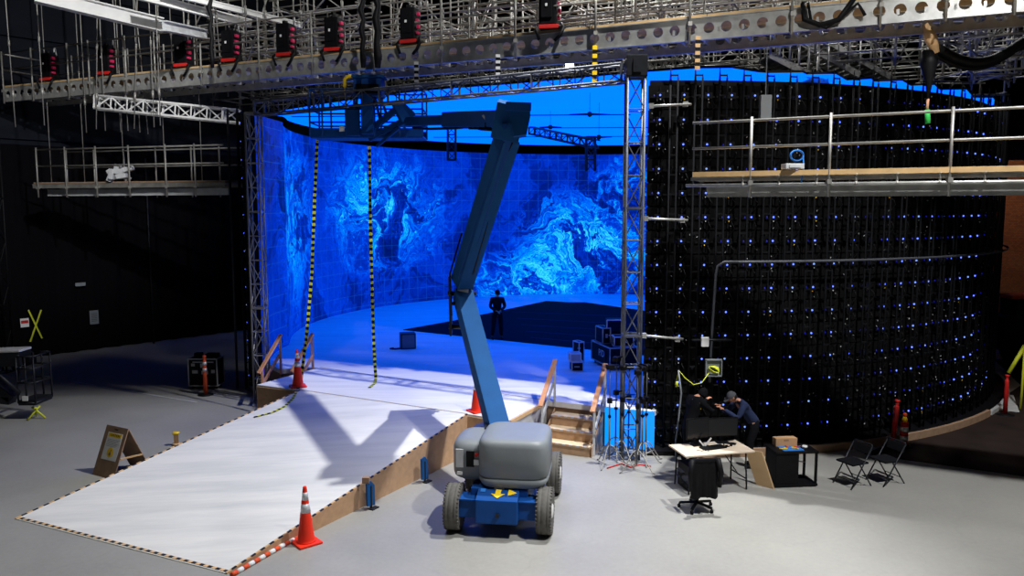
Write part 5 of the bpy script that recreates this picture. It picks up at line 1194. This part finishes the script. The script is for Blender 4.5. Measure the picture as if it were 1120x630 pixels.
for k, (x, y, c, nm) in enumerate(((-0.18, -0.1, 'yellow', 'yellow pliers'), (-0.05, -0.02, 'orange2', 'orange cutter'), (0.08, -0.1, 'yellow', 'yellow snips'), (0.17, 0.02, 'orange2', 'orange screwdriver'), (0.27, -0.06, 'white', 'white roll'))):
    q = m @ V((x, y, 0.70)); b = MB()
    if c == 'white': b.lathe(q - V((0, 0, 0.01)), [(0.05, 0), (0.05, 0.04), (0.03, 0.045)], 14)
    else:
        a = k * 1.1; dd = V((math.cos(a), math.sin(a), 0)); b.beam(q, q + dd * 0.09, 0.022, 0.02, ch=0.005); b.beam(q, q + V((math.cos(a + 0.5), math.sin(a + 0.5), 0)) * 0.09, 0.022, 0.02, ch=0.005); b.beam(q, q - dd * 0.06, 0.018, 0.012)
    tag(b.build('hand_tool' if c != 'white' else 'tape_roll', c), nm + ' lying on the black tool cart', 'tool' if c != 'white' else 'tape')
b = MB(); q = m @ V((-0.02, 0.16, 0.68)); b.box(q + V((0, 0, 0.08)), (0.42, 0.16, 0.15), 0, Matrix.Rotation(cr, 3, 'Z')); b.box(q + V((0, -0.082, 0.12)), (0.1, 0.004, 0.03), 1, Matrix.Rotation(cr, 3, 'Z')); tag(b.build('cardboard_box', ['card', 'plydark']), 'small cardboard box at the back of the tool cart top', 'box')
bl, br_ = G(827, 530, 0), G(846, 535, 0); tl_ = bl + V((-0.20, 0.12, 0.66)); trr = br_ + V((-0.20, 0.12, 0.66)) + V((0.0, 0, 0.0))
b = MB(); b.plate([bl, br_, trr, tl_], (1, -0.2, 0.1), 0.02); tag(b.build('leaning_board', 'tabletan'), 'tan board leaning between the pale table and the tool cart', 'board')
# small equipment between the kerb and the wall
rnd = random.Random(5)
kinds = [('power_supply', 'lgrey'), ('power_supply', 'grey'), ('power_supply', 'steel2'), ('power_supply', 'bluecable')]
for k in range(30):
    a = -89 + 1.12 * k; r = rnd.uniform(11.99, 12.0) - 0.16; p = arc(r, a); c = kinds[k % 3 if k % 7 else 3]
    b = MB(); R3 = Matrix.Rotation(R_(a) + rnd.uniform(-0.4, 0.4), 3, 'Z'); w_ = rnd.uniform(0.1, 0.15); h_ = rnd.uniform(0.06, 0.1)
    b.box(p + V((0, 0, h_ / 2)), (w_, w_ * 0.9, h_), 0, R3, 0.008); b.box(p + V((0, 0, h_ + 0.005)), (w_ * 0.5, w_ * 0.3, 0.01), 1, R3); b.tube(p + V((0, 0, h_)), p + V((0, 0, h_ + 0.04)), 0.012, 6, 1)
    col = {'lgrey': 'pale grey', 'grey': 'mid grey', 'steel2': 'dull metal', 'bluecable': 'blue'}[c[1]]
    tag(b.build(c[0], [c[1], 'black']), 'small %s power box on the floor behind the timber kerb' % col, 'power box', '%s power boxes behind the kerb' % col)
# junction boxes and cables on the wall back
q = pz(780, 402, 11.95); t = thing('wall_box', 'open junction box filled with yellow cable at the foot of the bent pipe', 'junction box', tuple(q))
b = MB(); b.box(q + V((0, 0.02, 0)), (0.32, 0.06, 0.34), 0, None, 0.01); b.box(q + V((0, -0.03, 0.17)), (0.34, 0.08, 0.02)); b.box(q + V((-0.16, -0.03, 0)), (0.02, 0.08, 0.34)); b.box(q + V((0.16, -0.03, 0)), (0.02, 0.08, 0.34)); b.box(q + V((0, -0.03, -0.17)), (0.34, 0.08, 0.02)); b.build('enclosure', 'grey', t)
b = MB()
for k in range(4): b.path([q + V((0.11 * math.cos(a * 0.7 + k), -0.05 - 0.01 * k, -0.03 + 0.07 * math.sin(a * 0.7 + k * 0.7))) for a in range(10)], 0.011, 6)
tag(b.build('coiled_yellow_cable', 'lime'), 'yellow cable coiled inside the junction box on the screen wall back', 'cable')
b = MB(); b.path([q + V((-0.1, -0.06, -0.1)), q + V((-0.25, -0.1, -0.3)), q + V((-0.42, -0.1, -0.34)), q + V((-0.6, -0.08, -0.2)), q + V((-0.72, -0.05, -0.05)), q + V((-0.76, -0.05, -0.25))], 0.010, 6); b.ball(q + V((-0.76, -0.05, -0.34)), 0.05, 0, (0.6, 0.6, 1.4), 8); tag(b.build('sagging_yellow_cable', 'lime'), 'yellow cable sagging left from the junction box', 'cable')
q2 = pz(771, 374, 11.95); b = MB(); b.box(q2, (0.16, 0.07, 0.2), 0, None, 0.02); tag(b.build('access_point', 'white'), 'small white box on the screen wall back above the yellow cable box', 'wall box')
b = MB(); b.tube(pz(757, 372, 11.9), pz(800, 372, 11.9), 0.025, 6); tag(b.build('cross_pipe', 'dark_steel'), 'dark horizontal pipe behind the small white box', 'pipe')
b = MB(); b.path([pz(742, 405, 12.0), pz(745, 430, 12.0), pz(742, 460, 12.0), pz(739, 482, 12.05), V((pz(738, 482, 12.1).x, 15.75, 0.03))], 0.018, 6); tag(b.build('grey_cable', 'grey'), 'grey cable hanging down the screen wall left of the two bending people', 'cable')

# ================================================================== LIGHT STANDS
def stand(p, h, rz, label, k=0):
    t = thing('light_stand', label, 'light stand', tuple(p), 'light stands by the right truss tower'); m = Matrix.Translation(p) @ Matrix.Rotation(rz, 4, 'Z')
    def mk(nm, mt, fn): b = MB(); fn(b); b.xf(m); return b.build(nm, mt, t)
    mk('column', 'truss', lambda b: (b.tube((0, 0, 0.12), (0, 0, h * 0.5), 0.017, 8), b.tube((0, 0, h * 0.5), (0, 0, h), 0.012, 8)))
    for j in range(3):
        a = 2 * PI * j / 3; c, s = math.cos(a), math.sin(a)
        mk('leg', 'steel2', lambda b: b.path([(0.02 * c, 0.02 * s, 0.42), (0.1 * c, 0.1 * s, 0.38), (0.34 * c, 0.34 * s, 0.03), (0.40 * c, 0.40 * s, 0.012)], 0.012, 6))
    mk('brace', 'steel2', lambda b: [b.tube((0, 0, 0.18), (0.2 * math.cos(2 * PI * j / 3), 0.2 * math.sin(2 * PI * j / 3), 0.22), 0.008, 5) for j in range(3)])
    mk('grip_head', 'black', lambda b: (b.box((0, 0, h), (0.18, 0.07, 0.09), 0, None, 0.01), b.tube((0, -0.07, h), (0, 0.07, h), 0.05, 10), b.box((0.13, 0, h + 0.03), (0.08, 0.04, 0.03))))
    mk('clamp', 'black', lambda b: (b.box((0, 0, h * 0.66), (0.1, 0.08, 0.1), 0, None, 0.01), b.tube((0, 0, h * 0.66), (0.16, 0, h * 0.67), 0.018, 6)))
    mk('clamp', 'black', lambda b: (b.box((0, 0, h * 0.5), (0.06, 0.06, 0.05), 0, None, 0.01),))
    return t
for k, (px, py, h) in enumerate(((666, 509, 2.02), (673, 500, 2.08), (680, 504, 1.95), (696, 515, 1.98), (702, 506, 1.95), (706, 505, 1.98), (687, 499, 1.9))):
    stand(G(px, py, 0), h, 0.5 * k, 'steel light stand with black grip head, ' + ('first', 'second', 'third', 'fifth', 'sixth', 'last', 'fourth')[k] + ' from the left in the cluster of seven')
b = MB(); b.path([G(664, 512, 0.015), G(680, 507, 0.015), G(690, 511, 0.015), G(700, 508, 0.015), G(712, 510, 0.015)], 0.014, 6); tag(b.build('red_cable', 'red'), 'red cable lying between the feet of the light stands', 'cable')

# ================================================================== STAGE CASES
p = G(445, 382, HS); t = thing('stage_speaker', 'grey-blue wedge box standing alone on the stage left of the matting', 'speaker', (p.x, p.y, HS))
b = MB(); b.box((p.x, p.y + 0.2, HS + 0.24), (0.46, 0.4, 0.48), 0, Matrix.Rotation(0.25, 3, 'Z'), 0.012); b.build('cabinet', 'dark_steel', t)
b = MB(); b.box((p.x + 0.05, p.y + 0.0, HS + 0.24), (0.38, 0.02, 0.4), 0, Matrix.Rotation(0.25, 3, 'Z')); b.build('grille', 'grey', t)
b = MB(); b.path([(p.x - 0.2, p.y + 0.0, HS + 0.03), (p.x - 0.35, p.y - 0.1, HS + 0.03), (p.x - 0.5, p.y - 0.05, HS + 0.03), (p.x - 0.42, p.y + 0.05, HS + 0.03)], 0.025, 6); tag(b.build('coiled_lead', 'black'), 'black lead lying beside the lone speaker box on the stage', 'cable')
ca = R_(16); c0 = G(672, 404, HS) + V((0.05, 0.55, 0))
t = thing('road_case', 'large dark flight case marked P/D on the stage, other cases piled on it', 'road case', tuple(c0)); ctr, H3, Rz = roadcase(t, c0, (0.78, 1.3, 0.5), rz=ca, edge='steel')
b = MB(); lp = ctr + Rz @ V((-H3.x - 0.012, -0.1, 0.02)); b.box(lp, (0.01, 0.6, 0.28), 0, Rz); lo_ = b.build('label_panel', 'black', t)
text('P/D', 0.26, frame(lp + Rz @ V((-0.008, 0, 0)), Rz @ V((0, -1, 0)), (0, 0, 1)), 'white', 'lettering', lo_)
topz = ctr.z + H3.z + 0.016
def case_(lab, off, d, rz, z, edge='white', name='equipment_case', wheels=False):
    q = c0 + Rz @ V((off[0], off[1], 0)); q = V((q.x, q.y, z)); t = thing(name, lab, 'case', tuple(q)); r = roadcase(t, q, d, rz=rz, edge=edge, wheels=False)
    b = MB(); b.box(r[0] + r[2] @ V((0, -d[1] / 2 - 0.012, 0)), (d[0] * 0.3, 0.012, d[2] * 0.25), 0, r[2]); b.build('latch_plate', 'lgrey', t); return r
case_('low silver-edged case on the front of the large flight case', (0.1, -0.36), (0.52, 0.36, 0.25), ca - 0.25, topz + 0.0)
case_('tall dark case standing behind the boxed monitor on the flight case', (-0.22, 0.25), (0.22, 0.5, 0.42), ca, topz, 'steel')
q = c0 + Rz @ V((0.08, 0.12, 0)); q = V((q.x, q.y, topz)); t = thing('boxed_monitor', 'boxy monitor with silver rim and dark screen on top of the piled cases', 'monitor', tuple(q))
R3 = Matrix.Rotation(ca - 0.25, 3, 'Z'); b = MB(); b.box(q + V((0, 0, 0.33)), (0.5, 0.3, 0.66), 0, R3, 0.01); b.build('housing', 'black', t)
b = MB(); w_, h_, z_ = 0.5, 0.42, 0.43
for (x, z, dx, dz) in ((0, z_ + h_ / 2, w_, 0.03), (0, z_ - h_ / 2, w_, 0.03), (-w_ / 2, z_, 0.03, h_), (w_ / 2, z_, 0.03, h_)): b.box(q + R3 @ V((x, -0.16, z)), (dx, 0.03, dz), 0, R3)
b.build('rim', 'white', t); b = MB(); b.box(q + R3 @ V((0, -0.152, z_)), (w_ - 0.04, 0.008, h_ - 0.04), 0, R3); b.build('screen', 'glassdark', t)
for (px, py, d, lab, z) in ((631, 406, (0.3, 0.3, 0.24), 'small pale-edged case, lower of two on the stage above the steps', HS), (629, 406, (0.28, 0.3, 0.2), 'small pale case, upper of two on the stage above the steps', HS + 0.262)):
    q = G(px, py, HS) + V((0, 0.15, 0)); q.z = z; t = thing('equipment_case', lab, 'case', tuple(q)); roadcase(t, q, d, rz=0.1, edge='white', wheels=False, body='black' if z == HS else 'lgrey')
    b = MB(); b.box(q + V((0, -0.165, 0.12)), (0.14, 0.01, 0.03)); b.build('handle', 'lgrey', t)
q = G(634, 398, HS) + V((0.0, 0.4, 0)); q.z = HS; t = thing('equipment_case', 'upright narrow case standing left of the large flight case', 'case', tuple(q)); roadcase(t, q, (0.16, 0.3, 0.56), rz=0.5, edge='white', wheels=False)
b = MB(); b.box(q + V((0, -0.17, 0.4)), (0.08, 0.01, 0.05)); b.build('handle', 'lgrey', t)

# ================================================================== LEFT DARK SIDE
def on_left(px, py, off=0.4):
    d = ray(px, py); o = V((0, 0, CH)); P = WL0 - nw * off; t = (P - o).dot(nw) / d.dot(nw); return o + d * t
ex = dw.copy()
def sign(name, px, py, w, h, lab, m='white', extra=None):
    q = on_left(px, py); t = thing(name, lab, 'sign', tuple(q)); b = MB(); b.box(q, (w, 0.015, h), 0, Matrix.Rotation(math.atan2(ex.y, ex.x), 3, 'Z')); b.build('sheet', m, t)
    if extra: extra(q, t)
    return t
Rw = Matrix.Rotation(math.atan2(ex.y, ex.x), 3, 'Z')
def redband(q, t): b = MB(); b.box(q + Rw @ V((0, -0.012, 0.03)), (0.22, 0.01, 0.1), 0, Rw); b.build('red_band', 'red', t)
def lines(q, t):
    b = MB()
    for k in range(6): b.box(q + Rw @ V((0, -0.012, 0.14 - 0.055 * k)), (0.2, 0.006, 0.012), 0, Rw)
    b.build('printing', 'dark_steel', t)
sign('wall_notice', 103, 347, 0.3, 0.5, 'pale paper notice on the black drape at left', 'grey', lines)
sign('wall_notice', 27, 353, 0.26, 0.30, 'small white notice with a red band beside the yellow tape cross', 'white', redband)
sign('wall_notice', 88, 311, 0.34, 0.12, 'dim small pale sign high on the black drape', 'grey')
b = MB()
for p_, q_ in (((31, 339), (46, 370)), ((45, 339), (33, 374))): a, c = on_left(*p_, 0.44 if p_[0] == 31 else 0.46), on_left(*q_, 0.44 if p_[0] == 31 else 0.46); b.beam(a, c, 0.05, 0.01, 0, tuple(nw))
tag(b.build('tape_cross', 'lime'), 'large yellow tape cross on the dark wall at far left', 'tape')
truss('dark_truss', 'thin dark upright truss standing against the left drape', V((*G(12, 405, 0)[:2], 0)) + V((0.0, -0.3, 0)), V((*G(12, 405, 0)[:2], 8.2)) + V((0.0, -0.3, 0)), 0.35, m='black', bay=0.7, rc=0.03)
b = MB(); q = on_left(166, 380); q = V((q.x, q.y, 0)) - nw * 0.2; b.tube(q, q + V((0, 0, 7)), 0.03, 8); tag(b.build('upright_pipe', 'dark_steel'), 'dark upright pipe standing before the left drape', 'pipe')
b = MB(); q = on_left(253, 380); q = G(256, 425, 0); b.tube(q + V((0.1, 0, 0)), q + V((0.1, 0, 7.9)), 0.035, 8); tag(b.build('support_pipe', 'dark_steel'), 'tall dark pipe beside the left end of the screen wall', 'pipe')
# lift at the left edge of the frame
q = G(20, 452, 0); sl = thing('access_platform_lift', 'dark blue lift with folded arm and small cage at the left edge', 'lift', tuple(q))
dl = 19.2
b = MB(); b.beam(D(-60, 396, dl), D(28, 391, dl), 0.5, 0.34, 0, (0, 0, 1), 0.02); b.build('arm', 'dark_steel', sl)
b = MB(); b.beam(D(-60, 385, dl), D(28, 382, dl), 0.5, 0.06, 0, (0, 0, 1), 0.02); b.build('arm_top_rail', 'white_steel', sl)
b = MB(); b.beam(D(-30, 402, dl - 0.2), D(16, 436, dl - 0.2), 0.3, 0.22, 0, (0, 0, 1), 0.02); b.beam(D(-40, 432, dl - 0.2), D(14, 437, dl - 0.2), 0.3, 0.2, 0, (0, 0, 1), 0.02); b.tube(D(-20, 394, dl - 0.4), D(22, 430, dl - 0.4), 0.04, 8); b.build('linkage', 'dark_steel', sl)
b = MB(); c = D(39, 437, dl); W, Dp = 0.42, 0.7
for z in (0.0, 0.5, 0.85, 1.15):
    for p_, q_ in (((-W / 2, -Dp / 2), (W / 2, -Dp / 2)), ((-W / 2, Dp / 2), (W / 2, Dp / 2)), ((-W / 2, -Dp / 2), (-W / 2, Dp / 2)), ((W / 2, -Dp / 2), (W / 2, Dp / 2))): b.tube(c + V((*p_, z)), c + V((*q_, z)), 0.022, 6)
for x in (-W / 2, 0, W / 2):
    for y in (-Dp / 2, Dp / 2): b.tube(c + V((x, y, 0)), c + V((x, y, 1.15)), 0.022, 6)
b.box(c, (W, Dp, 0.12)); b.build('cage', 'dark_steel', sl)
b = MB(); b.box(c + V((-0.02, -Dp / 2 - 0.03, 0.12)), (0.14, 0.01, 0.12)); b.build('decal', 'white', sl)
b = MB(); b.box(c + V((-0.1, 0, 1.0)), (0.2, 0.3, 0.2), 0, None, 0.02); b.path([c + V((-0.25, 0, 1.1)), c + V((-0.3, -0.1, 0.8)), c + V((-0.35, -0.1, 0.5))], 0.03, 6); b.build('control_box', 'black', sl)
b = MB(); q = D(-45, 452, dl); q = V((q.x, q.y, 0)); b.box(q + V((-0.3, 0, 0.4)), (1.6, 1.0, 0.6), 0, None, 0.04); b.build('chassis', 'navy', sl)
for sy in (-1, 1):
    b = MB(); a = q + V((0.35, sy * 0.55, 0.25)); b.tube(a - V((0, 0.1, 0)), a + V((0, 0.1, 0)), 0.25, 20); b.build('wheel', 'rubber', sl)
b = MB(); q = G(40, 458, 0)
for a in range(3): aa = a * 2.1; b.path([q + V((0.22 * math.cos(aa), 0.2 * math.sin(aa), 0.02)), q + V((0, 0, 0.22)), q + V((-0.1 * math.cos(aa), -0.1 * math.sin(aa), 0.3))], 0.025, 6)
tag(b.build('yellow_stand', 'lime'), 'small bright yellow tripod stand on the floor below the lift cage', 'stand')
# ================================================================== FAR RIGHT
q = V((17.6, 27.0, 0)); t = thing('parked_machine', 'dark machine with orange top parked in the gloom at the far right', 'vehicle', tuple(q))
b = MB(); b.box(q + V((0, 0, 0.9)), (1.8, 1.2, 1.2), 0, None, 0.08); b.box(q + V((0.1, 0, 1.75)), (1.1, 1.0, 0.7), 0, None, 0.1); b.build('body', 'dark_steel', t)
b = MB(); b.box(q + V((-0.1, -0.1, 2.15)), (1.2, 1.0, 0.12), 0, None, 0.02); b.build('roof', 'orange2', t)
b = MB(); b.box(q + V((0.9, -0.65, 1.3)), (0.3, 0.06, 0.5), 0, None, 0.02); b.build('side_panel', 'orange2', t)
for sx in (-1, 1): b = MB(); a = q + V((sx * 0.6, -0.6, 0.35)); b.tube(a - V((0, 0.12, 0)), a + V((0, 0.12, 0)), 0.35, 20); b.build('wheel', 'black', t)
b = MB(); p_, q_ = D(1103, 408, 19.8), D(1121, 378, 19.8); b.tube(p_, q_, 0.05, 8); b.tube(V((q_.x, q_.y, 0)), q_, 0.03, 8); tag(b.build('yellow_barrier_arm', 'lime'), 'sloping bright yellow barrier arm at the right edge of the picture', 'barrier')
b = MB(); q = G(1112, 450, 0); b.box(q + V((0.15, 0.9, 0.02)), (0.7, 2.0, 0.03), 0, Matrix.Rotation(-0.5, 3, 'Z'), 0.01); tag(b.build('white_floor_sheet', 'lgrey'), 'pale flat sheet lying on the floor at the right edge', 'sheet')
# ================================================================== LIGHT
w = bpy.data.worlds.new('world'); bpy.context.scene.world = w; w.use_nodes = True
w.node_tree.nodes['Background'].inputs[0].default_value = (0.5, 0.6, 0.8, 1); w.node_tree.nodes['Background'].inputs[1].default_value = 0.01
def spot(name, loc, tgt, e, size, blend=0.3, r=0.15, col=(1, 1, 1)):
    l = bpy.data.lights.new(name, 'SPOT'); l.energy = e; l.spot_size = R_(size); l.spot_blend = blend; l.shadow_soft_size = r; l.color = col
    o = bpy.data.objects.new(name, l); COL.objects.link(o); o.location = loc; o.rotation_euler = (V(tgt) - V(loc)).to_track_quat('-Z', 'Y').to_euler(); return o
spot('key_lamp', (4.4, 14.3, 16.6), (-3.5, 11.5, 0), 11200, 70, 0.45, 0.12)
spot('front_lamp', (-3, 12.6, 14.8), (-3, 7.0, 0), 1800, 84, 0.5, 1.0)
spot('right_lamp', (7.6, 6.8, 15.2), (8.2, 10.2, 0), 10000, 84, 0.6, 0.25)
for i, (x, y, e) in enumerate(((-9, 23, 350), (2, 22, 1500), (11, 20, 1600), (5, 28, 900))):
    spot('roof_lamp', (x, y, 14.9), (x, y, 0), e, 150, 0.3, 0.2)
spot('left_steel_fill', (-3, 9, 12.5), (-14, 22, 9.6), 7500, 46, 0.6, 0.15)  # unseen fill added to brighten the left overhead steel
spot('left_low_fill', (-3, 12, 10.0), (-12, 23, 7.2), 1400, 26, 0.6, 0.15)  # added fill without a fixture, aimed lower at the left side
spot('mid_steel_fill', (1, 5, 13.5), (-4, 20, 12.4), 5500, 36, 0.7, 0.15)  # added out-of-frame fill for the middle of the overhead steel
spot('right_steel_fill', (6, 3, 13.6), (6.4, 15, 10.4), 3500, 34, 0.5, 0.15)  # added fill, no fixture shown, lifts the right part of the main catwalk
spot('brown_lamp', (17.5, 16, 6), (16, 17, 0), 250, 90, 0.6, 0.2, (1, 0.75, 0.55))
spot('far_right_lamp', (21, 30, 7), (21.5, 34, 4), 300, 110, 0.5, 0.2, (1, 0.6, 0.35))
sc_ = bpy.context.scene
sc_.view_settings.view_transform = 'Standard'; sc_.view_settings.look = 'None'; sc_.view_settings.exposure = 0.0; sc_.view_settings.gamma = 1.0; sc_.view_settings.use_curve_mapping = False
